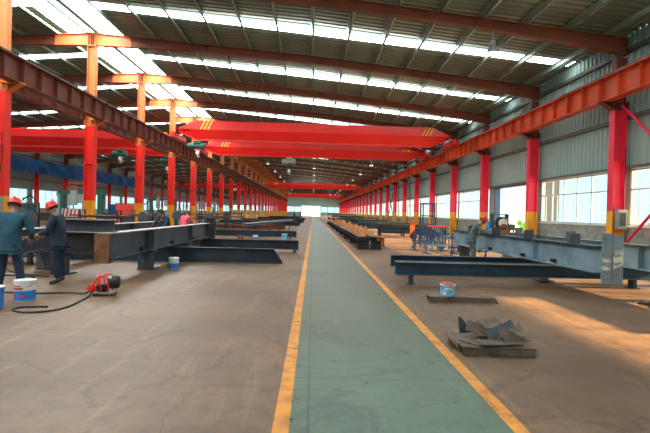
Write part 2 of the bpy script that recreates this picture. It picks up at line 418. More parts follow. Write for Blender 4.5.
# ---------------------------------------------------------------- frames
def hsec(bm, w, d, z0, z1, tf=0.03, tw=0.02, xc=0.0):
    box(bm, xc-w/2, xc-w/2+tf, -d/2, d/2, z0, z1); box(bm, xc+w/2-tf, xc+w/2, -d/2, d/2, z0, z1)
    box(bm, xc-w/2+tf, xc+w/2-tf, -tw/2, tw/2, z0, z1)
YF = 1.95; ZB = 5.95
def make_column(name, label, paint, side, group, top='orange'):
    """side: +1 when the hall lies on the -x side (right row)"""
    t = thing(name, label, 'column', group=group)
    g = B(); hsec(g, 0.50, 0.34, YF, ZB)
    for z in (3.9,): 
        for s in (-1, 1): box(g, -0.22, 0.22, s*0.012, s*0.16, z, z+0.02)
    obj('shaft', g, paint, t)
    g = B(); hsec(g, 0.502, 0.342, 0.03, YF); obj('yellow_foot', g, 'yellow', t)
    g = B(); box(g, -0.4, 0.4, -0.3, 0.3, 0, 0.03)
    for sx in (-0.33, 0.33):
        for sy in (-0.22, 0.22): lathe(g, [(0.025, 0.0), (0.025, 0.09)], 6, (sx, sy, 0.0))
    obj('base_plate', g, 'steelg', t)
    # corbel carrying the crane girder, towards the hall
    g = B(); hsec(g, 0.6, 0.36, ZB, ZR-0.94)
    sg = -side
    prism(g, [(0, ZB), (sg*0.3, ZB), (sg*0.78, ZB+0.32), (sg*0.78, ZR-0.94), (0, ZR-0.94)], 'y', -0.02, 0.02)
    box(g, min(0, sg*0.8), max(0, sg*0.8), -0.17, 0.17, ZR-0.97, ZR-0.94)
    prism(g, [(sg*0.3, ZB), (sg*0.8, ZB+0.32), (sg*0.8, ZB+0.35), (sg*0.3, ZB+0.03)], 'y', -0.15, 0.15)
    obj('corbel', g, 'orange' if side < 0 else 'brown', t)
    return t
colL = make_column('steel_column', '', 'red', -1, 'columns of the left row')
colR = make_column('steel_column', '', 'pinkred', 1, 'columns of the right row')
g = B(); hsec(g, 0.44, 0.28, ZR-1.0, rtop(XL)-0.1, 0.025, 0.015)
for s in (-1, 1): box(g, -0.2, 0.2, s*0.01, s*0.13, rtop(XL)-0.72, rtop(XL)-0.69)
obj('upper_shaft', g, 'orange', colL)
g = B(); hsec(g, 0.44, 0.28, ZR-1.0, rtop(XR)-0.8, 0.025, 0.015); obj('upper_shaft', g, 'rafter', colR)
for k in range(NK):
    lab = 'red steel column with yellow foot, %s from the camera in the left row' % ORD[k]
    if k == 0: colL.location = (XL, yk(0), 0); colL['label'] = lab
    else: dup(colL, (XL, yk(k), 0), 0, lab)
    lab = 'rose red steel column with yellow foot, %s from the camera in the right row' % ORD[k]
    if k == 0: colR.location = (XR, yk(0), 0); colR['label'] = lab
    else: dup(colR, (XR, yk(k), 0), 0, lab)
colO = None
for i, k in enumerate(range(5, 24)):
    lab = 'red wall column across the left bay, %s of its row from the camera' % ORD[i]
    if colO is None:
        colO = dup(colL, (XO+0.3, yk(k), 0), 0, lab); colO['group'] = 'columns along the far left wall'
        for ch in list(colO.children):
            if ch.name.startswith('upper_shaft') or ch.name.startswith('corbel'): bpy.data.objects.remove(ch)
        g = B(); hsec(g, 0.56, 0.34, ZB, rtop(XO)-0.2); obj('upper_shaft', g, 'rafter', colO)
    else: dup(colO, (XO+0.3, yk(k), 0), 0, lab)

def make_rafter(x0, x1, d0, d1, dm, m, name, label, group):
    """tapered I rafter between x0 and x1, depths d0, dm (mid) and d1"""
    n = 12; top = []; bot = []
    for i in range(n+1):
        u = i/n; x = x0+(x1-x0)*u
        d = dm + (d0-dm)*max(0, 1-u/0.22) + (d1-dm)*max(0, 1-(1-u)/0.22)
        top.append((x, rtop(x))); bot.append((x, rtop(x)-d))
    g = B(); prism(g, top+bot[::-1], 'y', -0.008, 0.008)
    for line, s in ((top, -1), (bot, 1)):
        for (xa, za), (xb, zb) in zip(line, line[1:]):
            prism(g, [(xa, za), (xb, zb), (xb, zb+s*0.02), (xa, za+s*0.02)], 'y', -0.12, 0.12)
    for i in (0, 3, 6, 9, 12):
        x, zt = top[i]; zb = bot[i][1]; xx = min(max(x, min(x0, x1)+0.03), max(x0, x1)-0.03)
        box(g, xx-0.01, xx+0.01, -0.11, 0.11, zb, zt-0.01)
    return tag(obj(name, g, m), label, 'rafter', group)
rm = make_rafter(XL+0.02, XR+0.25, 0.66, 0.66, 0.38, 'rafter', 'roof_rafter', '', 'rafters over the main hall')
rl = make_rafter(XO+0.1, XL-0.02, 0.8, 0.66, 0.38, 'rafter', 'roof_rafter', '', 'rafters over the left bay')
def ridge_glow_paint(root, x0, x1, da, db):  # orange cover over a rafter end; the ridge skylight's glow put into its colour
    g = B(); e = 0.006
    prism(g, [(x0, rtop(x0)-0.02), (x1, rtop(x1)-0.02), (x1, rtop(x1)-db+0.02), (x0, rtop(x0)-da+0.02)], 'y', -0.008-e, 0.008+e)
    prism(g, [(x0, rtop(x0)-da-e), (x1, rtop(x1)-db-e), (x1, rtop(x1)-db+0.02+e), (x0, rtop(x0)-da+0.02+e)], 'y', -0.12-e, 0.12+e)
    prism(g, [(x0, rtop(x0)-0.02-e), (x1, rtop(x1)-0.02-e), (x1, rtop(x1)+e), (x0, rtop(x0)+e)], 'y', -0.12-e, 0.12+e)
    obj('ridge_glow_paint', g, 'orange', root)
ridge_glow_paint(rm, XL+0.02, XL+2.0, 0.66, 0.554); ridge_glow_paint(rl, XL-0.02, XL-2.0, 0.66, 0.554)
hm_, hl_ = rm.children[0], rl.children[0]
for i, k in enumerate(range(0, NK)):
    lm = 'red-brown roof rafter spanning the main hall, %s frame from the camera' % ORD[i]
    ll = 'orange-brown roof rafter over the left bay, %s frame from the camera' % ORD[i]
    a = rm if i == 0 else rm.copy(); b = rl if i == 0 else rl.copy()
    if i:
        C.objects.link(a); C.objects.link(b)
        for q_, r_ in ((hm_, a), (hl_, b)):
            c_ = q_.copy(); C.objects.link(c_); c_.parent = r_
    a.location.y = yk(k); b.location.y = yk(k); a['label'] = lm; b['label'] = ll

# crane runway girders with stiffeners and rail
def runway(x, y0, y1, m, label, st=1.15):
    t = thing('crane_runway_girder', label, 'girder', (x, 0, 0))
    g = B(); isec(g, y0, y1, 0.94, 0.42, 0.03, 0.02, 'y', ZR-0.94)
    y = y0+0.4
    while y < y1:
        box(g, -0.19, 0.19, y, y+0.02, ZR-0.91, ZR-0.03); y += st
    obj('girder', g, m, t)
    g = B(); box(g, -0.06, 0.06, y0, y1, ZR, ZR+0.02); box(g, -0.015, 0.015, y0, y1, ZR+0.02, ZR+0.1); box(g, -0.035, 0.035, y0, y1, ZR+0.1, ZR+0.14)
    obj('rail', g, 'steelg', t)
GL, GR = -11.45, 11.45
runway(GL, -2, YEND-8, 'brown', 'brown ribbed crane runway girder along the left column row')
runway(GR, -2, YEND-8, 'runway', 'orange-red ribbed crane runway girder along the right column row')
runway(XO+0.95, 40, YEND-8, 'brown', 'dark crane runway girder at the far left wall')
runway(-12.6, 0, YEND-8, 'brown', 'brown runway girder just behind the left column row')

# bridge cranes
def bridge(y, x0, x1, zt, zb, name, label, scale=1.0, hoist_x=None, hook_z=None, hm='green', carriage=True):
    t = thing(name, label, 'crane', (0, y, 0))
    W = 0.42*scale; zm = zb+(zt-zb)*0.55
    g = B()
    ends = 1.6
    # stations: tapered ends
    st = [(x0+0.1, zm+0.05, zm-0.25), (x0+ends, zt, zb), (x1-ends, zt, zb), (x1-0.1, zm+0.05, zm-0.25)]
    rings = []
    for x, a, b in st:
        mid = min(zm, a-0.02) if a < zt else zm
        pr = [(-W, a), (W, a), (W, mid), (0.16, b+0.12), (0.16, b), (-0.16, b), (-0.16, b+0.12), (-W, mid)]
        rings.append([g.verts.new((x, p[0], p[1])) for p in pr])
    for a, b in zip(rings, rings[1:]):
        n = len(a)
        for i in range(n): g.faces.new([a[i], a[(i+1) % n], b[(i+1) % n], b[i]])
    g.faces.new(rings[0]); g.faces.new(rings[-1][::-1]); bmesh.ops.recalc_face_normals(g, faces=g.faces[:])
    obj('bridge_girder', g, 'crane', t)
    for xe, s in ((x0+ends+0.3, 1), (x1-ends-0.3, -1)):      # slanted yellow stripes on the web
        g = B()
        for i in range(3):
            xx = xe+s*i*0.3
            prism(g, [(xx, zm), (xx+0.13, zm), (xx+0.13+0.35, zt), (xx+0.35, zt)], 'y', -W-0.006, -W+0.01)
        obj('hazard_stripes', g, 'stripe', t)
    if carriage:
        for xe in (x0+0.05, x1-0.05):
            g = B(); box(g, xe-0.16, xe+0.16, -1.7, 1.7, ZR+0.2, ZR+0.62, 0.03); c = obj('end_carriage', g, 'crane', t)
            for yy in (-1.35, 1.35):
                g = B(); lathe(g, [(0.16, -0.05), (0.16, 0.05)], 14, (xe, yy, ZR+0.30), 'x'); obj('wheel', g, 'black', c)
    if hoist_x is not None:
        g = B(); lathe(g, [(0.05, -0.75), (0.26, -0.72), (0.26, -0.2), (0.22, -0.18), (0.22, 0.3), (0.28, 0.32), (0.28, 0.62), (0.1, 0.66)], 16, (hoist_x, 0, zb-0.45), 'x')
        box(g, hoist_x-0.3, hoist_x+0.3, -0.25, 0.25, zb-0.25, zb-0.02)
        h = obj('hoist', g, hm, t)
        hz = hook_z or zb-1.4
        g = B()
        for s in (-0.07, 0.07): tube(g, [(hoist_x+s, 0, zb-0.6), (hoist_x+s, 0, hz+0.2)], 0.015, 5)
        obj('rope', g, 'black', h)
        g = B(); box(g, hoist_x-0.14, hoist_x+0.14, -0.1, 0.1, hz-0.05, hz+0.3, 0.03)
        tube(g, [(hoist_x, 0, hz-0.05), (hoist_x, 0, hz-0.2), (hoist_x+0.1, 0, hz-0.3), (hoist_x+0.16, 0, hz-0.2), (hoist_x+0.14, 0, hz-0.12)], 0.03, 6)
        obj('hook_block', g, 'white', h)
    return t
bridge(38.5, GL, GR, 9.0, 7.38, 'bridge_crane', 'red bridge crane with yellow end stripes, nearest over the main hall', hoist_x=-9.8, hook_z=6.3)
bridge(47.0, GL, GR, 8.75, 7.22, 'bridge_crane', 'slimmer red bridge crane, second over the main hall, pale hook hanging', 0.9, hoist_x=-2.6, hook_z=5.7, hm='grey')
bridge(109.0, GL, GR, 8.6, 7.3, 'bridge_crane', 'distant red bridge crane, third over the main hall', 0.9, hoist_x=4.0)
bridge(172.0, GL, GR, 8.7, 7.3, 'bridge_crane', 'farthest small red bridge crane near the end wall', 0.9)
bridge(44.0, XO+0.95, -12.6, 8.85, 7.2, 'bridge_crane', 'long red bridge crane across the left bay behind the columns', hoist_x=-18.5, hook_z=6.2)
bridge(48.0, XO+0.95, -12.6, 8.55, 7.1, 'bridge_crane', 'second red crane girder in the left bay, just beyond the first', hoist_x=-15.3)
bridge(118.0, XO+0.95, -12.6, 8.4, 7.2, 'bridge_crane', 'far off red bridge crane deep in the left bay')

# blue tarpaulin band high on the far left wall
g = B(); n = 60; ya, yb = 42, 92
for j in range(2):
    pass
rows = []
for i in range(n+1):
    y = ya+(yb-ya)*i/n; sag = 0.06*math.sin(i*0.4)
    rows.append([g.verts.new((wx+1.95+0.08*math.sin(i*1.7), y, 7.35+0.03*math.sin(i*0.7))), g.verts.new((wx+2.0+0.1*math.sin(i*1.3), y, 6.5)), g.verts.new((wx+1.95+0.08*math.sin(i*2.1), y, 5.6+sag))])
for a, b in zip(rows, rows[1:]):
    for j in range(2): g.faces.new([a[j], a[j+1], b[j+1], b[j]])
bmesh.ops.solidify(g, geom=g.faces[:], thickness=0.01)
tag(obj('blue_tarpaulin', g, 'tarp'), 'long blue tarpaulin hung high on the far left wall', 'tarpaulin')

# high bay lamps
def make_lamp():
    t = thing('high_bay_lamp', '', 'lamp', group='high bay lamps under the rafters')
    g = B(); tube(g, [(0, 0, 0), (0, 0, -0.45)], 0.015, 6); lathe(g, [(0.05, -0.42), (0.1, -0.45), (0.1, -0.62), (0.06, -0.66)], 12); obj('ballast', g, 'grey', t)
    g = B(); lathe(g, [(0.07, -0.64), (0.16, -0.7), (0.25, -0.92), (0.27, -0.96), (0.24, -0.94)], 18); obj('lamp_shade', g, 'grey', t, True)
    g = B(); lathe(g, [(0.02, -0.9), (0.2, -0.93), (0.245, -0.955)], 18); obj('diffuser', g, 'lampglow', t)
    return t
lamp0 = make_lamp()
lamps = [(6.9, 0)]
for k in (6, 8, 10, 12, 14, 16, 18, 20, 24, 26):
    for x in (-7.5, 0.0, 7.5): lamps.append((x, k))
for i, (x, k) in enumerate(lamps):
    z = rtop(x)-0.35
    side = {6.9: '', -7.5: 'left', 0.0: 'middle', 7.5: 'right'}[x]
    lab = 'high bay lamp hanging under the nearest rafter at upper right' if i == 0 else 'small high bay lamp under the %s main rafter, %s of three' % (ORD[k], side)
    if i == 0: lamp0.location = (x, yk(k), z); lamp0['label'] = lab
    else: dup(lamp0, (x, yk(k), z), 0, lab)

# X bracing beside the first right column, and ladders of bracing farther on
def brace(k, m, lab, xo=XR-0.0):
    g = B(); ya, yb = yk(k)-S+0.2, yk(k)-0.2
    for (z0, z1) in ((0.35, 6.1), (6.1, 0.35)):
        tube(g, [(xo, ya, z0), (xo, yb, z1)], 0.055, 6)
    box(g, xo-0.02, xo+0.02, (ya+yb)/2-0.25, (ya+yb)/2+0.25, 3.0, 3.45)
    return tag(obj('cross_brace', g, m), lab, 'brace')
brace(0, 'pinkred', 'rose red cross bracing in front of the nearest right column')
brace(8, 'black', 'dark cross bracing between distant right columns, nearer set')
# lattice ladders
def lattice(y, x, lab):
    g = B()
    for s in (-0.25, 0.25): tube(g, [(x, y+s, 0.0), (x, y+s+1.2, 6.4)], 0.035, 6)
    for i in range(14):
        u = i/13; z = 0.3+6.0*u; yy = y+1.2*(z-0.1)/6.3
        tube(g, [(x, yy-0.25, z), (x, yy+0.25, z+0.2*(1 if i % 2 else -1))], 0.025, 5)
    tag(obj('lattice_ladder', g, 'girt'), lab, 'ladder')
lattice(yk(5)+1.5, 11.7, 'dark lattice ladder between right columns, the nearer one')
lattice(yk(6)+2.0, 11.7, 'dark lattice ladder between right columns, the farther one')

# electric boxes on the nearest columns
def ebox(x, y, z, lab):
    t = thing('electric_box', lab, 'electric box', (x, y, z))
    g = B(); box(g, -0.2, 0.2, -0.12, 0.06, 0, 0.78, 0.012); obj('body', g, 'grey', t)
    g = B(); box(g, -0.17, 0.17, -0.135, -0.12, 0.04, 0.74); d = obj('door', g, 'grey', t)
    g = B(); box(g, -0.13, 0.13, -0.142, -0.135, 0.14, 0.66); obj('window', g, 'black', d)
    g = B(); tube(g, [(0.1, -0.03, 0.78), (0.1, 0.0, 1.6), (0.16, 0.02, 2.2), (0.14, 0.02, 3.2)], 0.018, 6); obj('conduit', g, 'black', t)
ebox(12.05, yk(0)-0.23, 1.24, 'pale grey electric box on the nearest right column')
ebox(-11.98, yk(0)-0.23, 1.15, 'grey electric box on the nearest left column')

# ---------------------------------------------------------------- steelwork on the shop floor
def beam_along(name, lab, x, y0, y1, z0, h, w, m, rz=0.0, stiff=(), flange='edge', group=None, extras=None):
    """I-beam lying along the hall with a paler flange edge"""
    t = thing(name, lab, 'steel beam', (x, y0, z0), rz, group)
    g = B(); L = y1-y0; tf = 0.022
    box(g, -0.008, 0.008, 0, L, tf, h-tf)
    obj('web', g, m, t)
    for zz in (0, h-tf):
        g = B(); box(g, -w/2, w/2, 0, L, zz, zz+tf); obj('flange', g, flange if zz else m, t)
    if stiff:
        g = B()
        for s in stiff: box(g, -w/2+0.01, w/2-0.01, s, s+0.016, tf, h-tf)
        obj('stiffeners', g, m, t)
    if extras: extras(t)
    return t
def stool(x, y, h, lab, wx_=0.34, wy=0.3, m='steelg', rz=0, group=None):
    g = B(); isec(g, -wy/2, wy/2, h-0.03, wx_, 0.02, 0.02, 'y', 0.015)
    box(g, -wx_/2, wx_/2, -wy/2, -wy/2+0.015, 0.0, h); box(g, -wx_/2-0.03, wx_/2+0.03, -wy/2-0.03, wy/2+0.03, 0, 0.018); box(g, -wx_/2-0.01, wx_/2+0.01, -wy/2, wy/2, h-0.018, h)
    o = tag(obj('support_stool', g, m), lab, 'support stool', group); o.location = (x, y, 0); o.rotation_euler.z = rz
    return o
def cross_beam(lab, x0, x1, y, z0, h, w, m, cut=0, legs=None, rz=0.0, name='steel_beam', group=None, edge=None):
    t = thing(name, lab, 'steel beam', ((x0+x1)/2, y, z0), rz, group); L = (x1-x0)/2
    g = B(); isec(g, -L, L, h, w, 0.02, 0.014, 'x', 0, 0, cut); obj('profile', g, m, t)
    if edge:
        g = B(); box(g, -L, L-cut, -w/2-0.004, -w/2, h-0.02, h-0.004); obj('flange_edge', g, edge, t)
    for lx in legs or ():
        g = B(); box(g, lx-(x0+x1)/2-0.04, lx-(x0+x1)/2+0.04, -0.1, 0.1, -z0+0.012, 0); box(g, lx-(x0+x1)/2-0.1, lx-(x0+x1)/2+0.1, -0.12, 0.12, -z0, -z0+0.015)
        obj('foot', g, m, t)
    return t

# left group
def clips(t):
    g = B()
    for s in (1.9, 4.4, 6.8): box(g, 0.01, 0.1, s, s+0.12, 0.05, 0.13)
    obj('lug', g, 'black', t)
    g = B(); box(g, -0.22, 0.09, -0.02, 0.0, -0.06, 0.55); box(g, -0.22, -0.20, 0, 0.2, -0.06, 0.55); box(g, -0.25, 0.09, -0.03, 0.24, -0.08, -0.06)
    obj('end_bracket', g, 'rust', t)
beam_along('steel_beam', 'long grey I-beam raised beside the left aisle, nearest of its pair', -4.4, 9.8, 19.0, 0.49, 0.57, 0.30, 'steelg', 0.0, (2.35, 2.55, 6.5, 9.1), extras=clips)
beam_along('steel_beam', 'raised I-beam behind the nearest left one, farther from the aisle', -6.75, 10.6, 20.5, 0.49, 0.57, 0.30, 'steelg', 0.0, (3.0, 6.5))
stool(-4.36, 12.25, 0.49, 'dark support block under the near raised left beam', 0.42, 0.34)
stool(-4.4, 17.2, 0.49, 'dark support block under the far end of the raised left beam', 0.42, 0.3)
stool(-6.7, 11.8, 0.49, 'dark support block under the left inner beam, near worker', 0.44, 0.34)
stool(-6.75, 19.6, 0.49, 'support block under the inner beam, its far end', 0.44, 0.34)
cross_beam('short dull box-ended beam laid across the raised left beams', -5.55, -4.42, 10.3, 1.063, 0.27, 0.3, 'steelg', edge='edge')
cross_beam('dark stubby I-beam under the dull crosswise one, behind the second worker', -6.3, -4.95, 11.0, 0.50, 0.5, 0.3, 'black')
stool(-5.9, 11.0, 0.5, 'dark block under the stubby dark beam at left', 0.42, 0.3, 'black')
g = B(); box(g, -0.17, 0.17, -0.15, 0.15, 0, 0.78, 0.01); box(g, -0.22, 0.22, -0.2, 0.2, 0.75, 0.8)
o = tag(obj('upright_post', g, 'black'), 'dark upright steel post at the far end of raised left beam', 'post'); o.location = (-4.35, 19.6, 0); o.scale = (1, 1, 1.6)

cross_beam('dark I-beam with slanted end, lying crosswise nearest on the left floor', -7.6, -0.9, 14.15, 0.0, 0.45, 0.22, 'steeld', cut=0.28, rz=0.012)
cross_beam('dark crosswise I-beam on a small end foot, second on left', -8.2, -0.55, 18.1, 0.12, 0.36, 0.24, 'steeld', legs=(-0.7, -6.8))
cross_beam('dark crosswise I-beam, third row back on the left floor', -9.0, -0.95, 27.0, 0.12, 0.38, 0.24, 'steeld', legs=(-1.3, -8.0), edge='edge')
cross_beam('brown rusty beam on the left behind the third dark one', -8.4, -3.0, 30.0, 0.30, 0.36, 0.3, 'rust', legs=(-3.6, -7.8))
cross_beam('brown rusty beam, farther of the rusty left pair', -7.6, -2.6, 31.2, 0.30, 0.38, 0.3, 'rust', legs=(-3.2, -7.0))
beam_along('steel_beam', 'pale grey beam slanting away behind the left rusty beams', -4.1, 29.0-1.0, 47, 0.66+0.03, 0.16, 0.5, 'steell', -0.1, flange='steell')
stool(-3.0, 40.0, 0.68, 'block under the far part of pale slanting beam', 0.4, 0.4)
yy = 35.0
for i in range(9):
    x0 = -9.2+random.uniform(-0.5, 1.2); x1 = -1.2-random.uniform(0, 1.2) if i else -4.8
    zl = 0.12 if i % 2 else 0.3
    cross_beam('%s crosswise beam, %s of the far left rows behind the rusty pair' % ('rusty' if i % 3 == 1 else 'dark', ORD[i]), x0, x1, yy, zl, 0.4, 0.3, 'rust' if i % 3 == 1 else 'steeld', legs=(x0+0.7, x1-0.4), group='crosswise beams down the left side')
    yy += 3.6+i*1.3

# right group
cross_beam('dark blue crosswise I-beam on feet, front one at right of the aisle', 1.95, 8.4, 10.6, 0.215, 0.305, 0.26, 'steel', legs=(2.32, 7.6), edge='edge')
cross_beam('dark blue crosswise I-beam, just behind the front one at right', 2.12, 8.8, 12.2, 0.22, 0.30, 0.24, 'steel', legs=(2.5, 8.2))
def cleats(n, s0, ds, h):
    def fn(t):
        for i in range(n):
            g = B(); y = s0+i*ds
            box(g, -0.11, 0.11, y, y+0.012, 0.54, 0.54+h); box(g, -0.11, -0.1, y, y+0.12, 0.54, 0.54+h*0.9); box(g, -0.11, 0.11, y, y+0.16, 0.54, 0.552)
            obj('cleat', g, 'steelg', t)
        g = B()
        for s in (1.6, 3.1, 5.2): box(g, -0.1, -0.01, s, s+0.12, 0.045, 0.12)
        obj('lug', g, 'black', t)
        if n == 4:
            g = B(); box(g, -0.02, 0.19, -0.03, -0.005, -0.22, 0.80); box(g, 0.21, 0.42, -0.036, -0.011, -0.22, 0.77); box(g, 0.1, 0.3, -0.005, 0.01, 0.1, 0.5)
            for zz in (-0.1, 0.06, 0.22, 0.38, 0.54, 0.7):
                for xx in (0.04, 0.14, 0.26, 0.37): lathe(g, [(0.02, -0.045), (0.02, -0.03)], 6, (xx, 0, zz), 'y')
            obj('end_plate', g, 'steell', t)
    return fn
beam_along('steel_beam', 'grey-blue raised I-beam with bolted end plate and cleats, right side', 5.82, 9.0, 17.6, 0.53, 0.54, 0.30, 'steell', 0.03, (2.45,), 'steel', extras=cleats(4, 0.9, 2.0, 0.22))
beam_along('steel_beam', 'farther raised I-beam by the right columns, short cleats on top', 7.35, 6.2, 17.8, 0.53, 0.54, 0.30, 'steell', 0.02, (3.6, 8.0), 'steel', extras=cleats(5, 3.2, 1.55, 0.2))
g = B(); isec(g, -0.2, 0.2, 0.49, 0.36, 0.02, 0.02, 'y', 0.035); prism(g, [(-0.19, 0.2), (0.19, 0.2), (0.19, 0.46), (-0.19, 0.46)], 'y', -0.2, -0.185); box(g, -0.08, 0.08, -0.1, 0.1, 0, 0.06)
prism(g, [(-0.19, 0.27), (-0.12, 0.17), (0.12, 0.17), (0.19, 0.27), (0.19, 0.47), (-0.19, 0.47)], 'y', -0.23, -0.21)
o = tag(obj('support_stool', g, 'steelg'), 'grey tapered stool under the raised right beam, near blue beams', 'support stool'); o.location = (5.86, 11.35, 0)
stool(5.62, 16.8, 0.53, 'support block under the far end of the raised right beam', 0.4, 0.3)
stool(7.3, 8.9, 0.53, 'support block under the farther right beam, near end', 0.4, 0.3)
stool(7.15, 16.6, 0.53, 'support block under the farther right beam, far end', 0.4, 0.3)
# row of low beams on blocks beside the aisle at the right
segs = [(20.6, 29.5), (30.0, 40.0), (40.6, 52.0), (52.8, 66.0)]
for r, xb in enumerate((2.30, 2.88)):
    for i, (a, b) in enumerate(segs):
        rn = 'aisle-side' if r == 0 else 'inner'
        beam_along('steel_beam', 'low dark beam on blocks right of aisle, %s row, %s from camera' % (rn, ORD[i]), xb, a, b, 0.37, 0.2, 0.44, 'black', 0, flange='scrapr', group='low beams on blocks right of the aisle')
        nb = 3
        for j in range(nb):
            y = a+0.16+(b-a-0.32)*j/(nb-1)
            stool(xb, y, 0.37, 'black block under %s row low beam %s from camera, %s block' % (rn, ORD[i], ORD[j]), 0.46, 0.34, 'black', group='blocks under the low beams')
def gusset(x, y, z, s, rz, m, lab, tilt=0.0, kind=0):
    g = B()
    if kind == 0: prism(g, [(-s*0.5, 0), (s*0.5, 0), (s*0.42, s*0.25), (-s*0.1, s*1.15), (-s*0.35, s*1.15)], 'y', -0.008, 0.008)
    else: prism(g, [(-s*0.5, 0), (s*0.5, 0), (s*0.5, s*0.6), (-s*0.5, s*0.6)], 'y', -0.01, 0.01)
    box(g, -s*0.5, s*0.5, -0.06, 0.06, -0.0, 0.012)
    o = tag(obj('gusset_plate', g, m), lab, 'steel plate', 'gusset plates standing on the low beams'); o.location = (x, y, z); o.rotation_euler = (tilt, 0, rz)
gi = 0
for i in range(28):
    y = 21.3+i*1.3+random.uniform(-0.2, 0.2); xb = 2.30 if i % 3 == 0 else 2.88
    if any(abs(y-q) < 0.6 for q in (29.75, 40.3, 52.4)): y += 1.0
    gusset(xb+random.uniform(-0.05, 0.05), y, 0.57, random.uniform(0.26, 0.44), random.uniform(-0.6, 0.6), 'rustlt', 'rust-orange gusset plate on the low beams, %s from the camera' % ORD[gi], kind=i % 2 and i % 4 == 1)
    gi += 1
t = thing('rusty_box_frame', 'orange-rust open box section at the near end of low beams', 'steel box', (3.42, 22.6, 0), 0.2)
g = B(); box(g, -0.18, 0.18, 0, 0.5, 0.02, 0.05); box(g, -0.18, -0.15, 0, 0.5, 0.02, 0.46); box(g, 0.15, 0.18, 0, 0.5, 0.02, 0.46); box(g, -0.2, 0.2, 0, 0.5, 0.44, 0.47); box(g, -0.15, 0.15, 0.2, 0.23, 0.05, 0.44); obj('body', g, 'rustlt', t)
g = B(); box(g, -0.2, 0.2, 0.02, 0.1, 0, 0.02); box(g, -0.2, 0.2, 0.4, 0.48, 0, 0.02); obj('runner', g, 'rust', t)

# black work benches behind
def bench(x0, x1, y, zt, lab, m='black', group='steel work benches beyond the low beams'):
    t = thing('work_bench', lab, 'work bench', ((x0+x1)/2, y, 0), 0, group); L = (x1-x0)/2
    g = B(); box(g, -L, L, -0.5, 0.5, zt-0.22, zt); obj('top', g, m, t)
    for sx in (-L+0.1, 0, L-0.1):
        for sy in (-0.42, 0.42):
            g = B(); isec(g, sx-0.06, sx+0.06, zt-0.22, 0.12, 0.01, 0.012, 'x', 0, sy); obj('leg', g, m, t)
    g = B(); box(g, -L, L, 0.38, 0.42, 0.2, 0.3); obj('rail', g, m, t)
    g = B(); box(g, -L+0.2, L-0.2, -0.36, 0.3, 0.3, 0.62); obj('shelf', g, 'steel', t)
    return t
bench(4.9, 8.6, 34.0, 0.88, 'dark steel bench right of aisle beyond the low beams, nearest')
bench(4.4, 9.4, 43.5, 0.9, 'dark teal steel bench, second beyond the low beams', 'teals')
bench(4.2, 8.8, 54.0, 0.95, 'dark steel bench, third beyond the low beams')
bench(4.0, 9.5, 66.0, 1.1, 'dark bluish bench, fourth beyond the low beams', 'teals')
bench(3.4, 9.0, 82.0, 1.2, 'dark bench far down the right side, fifth beyond low beams')
bench(3.2, 9.5, 100.0, 1.5, 'teal bench, farthest down the right side', 'teals')

# blue peg trestles
def make_trestle():
    t = thing('blue_trestle', '', 'trestle', group='blue trestles behind the dark beams')
    g = B()
    for z in (0.32, 0.72): box(g, -0.75, 0.75, -0.03, 0.03, z, z+0.06)
    for z in (0.32,): box(g, -0.03, 0.03, -0.4, 0.4, z-0.06, z)
    obj('rail', g, 'blue', t)
    for i in range(6):
        x = -0.65+i*0.26; g = B(); box(g, x-0.028, x+0.028, -0.028, 0.028, 0.0 if i in (0, 5, 2) else 0.18, 1.0 if i % 2 else 0.88)
        obj('peg', g, 'blue', t)
    for x in (-0.65, 0.65):
        g = B(); box(g, x-0.03, x+0.03, -0.35, 0.35, 0, 0.05); obj('foot', g, 'blue', t)
    return t
tr = make_trestle()
spots = [(5.45, 19.2, 0.25, 'nearest, left end'), (6.2, 17.9, -0.2, 'right end, nearest worker'), (5.3, 20.6, 0.1, 'second row'), (7.1, 20.4, 0.35, 'second row, right end'), (5.6, 22.2, 0.0, 'back row')]
for i, (x, y, a, w_) in enumerate(spots):
    lab = 'blue peg trestle behind the dark beams, %s' % w_
    if i == 0: tr.location = (x, y, 0); tr.rotation_euler.z = a; tr['label'] = lab
    else: dup(tr, (x, y, 0), a, lab)
# tall blue rack with red items
t = thing('tall_rack', 'tall dark blue open rack standing behind the blue trestles', 'rack', (6.9, 27.3, 0))
for sx in (-0.35, 0.35):
    for sy in (-0.3, 0.3):
        g = B(); box(g, sx-0.03, sx+0.03, sy-0.03, sy+0.03, 0, 2.35); obj('post', g, 'blue', t)
g = B()
for z in (0.4, 1.05, 1.55, 2.29):
    for sy in (-0.3, 0.3): box(g, -0.38, 0.38, sy-0.025, sy+0.025, z, z+0.06)
    for sx in (-0.35, 0.35): box(g, sx-0.025, sx+0.025, -0.3, 0.3, z, z+0.06)
obj('rail', g, 'blue', t)
t = thing('red_platform_cart', 'low red-topped cart beside the tall blue rack', 'cart', (6.9, 25.2, 0))
g = B(); box(g, -0.5, 0.5, -0.35, 0.35, 0.98, 1.06); obj('deck', g, 'labelred', t)
for sx in (-0.42, 0.42):
    for sy in (-0.28, 0.28):
        g = B(); box(g, sx-0.03, sx+0.03, sy-0.03, sy+0.03, 0.1, 0.98); obj('leg', g, 'black', t)
        g = B(); lathe(g, [(0.06, -0.02), (0.06, 0.02)], 12, (sx, sy, 0.06), 'y'); obj('wheel', g, 'rubber', t)
t = thing('orange_post_stand', 'orange primed stand with dark wheel, left of the blue rack', 'stand', (6.55, 29.8, 0))
g = B(); isec(g, -0.16, 0.16, 1.05, 0.3, 0.02, 0.02, 'x', 0.06); box(g, -0.3, 0.3, -0.25, 0.25, 0.0, 0.06); box(g, -0.3, 0.3, -0.2, 0.2, 1.08, 1.2); obj('body', g, 'orange', t)
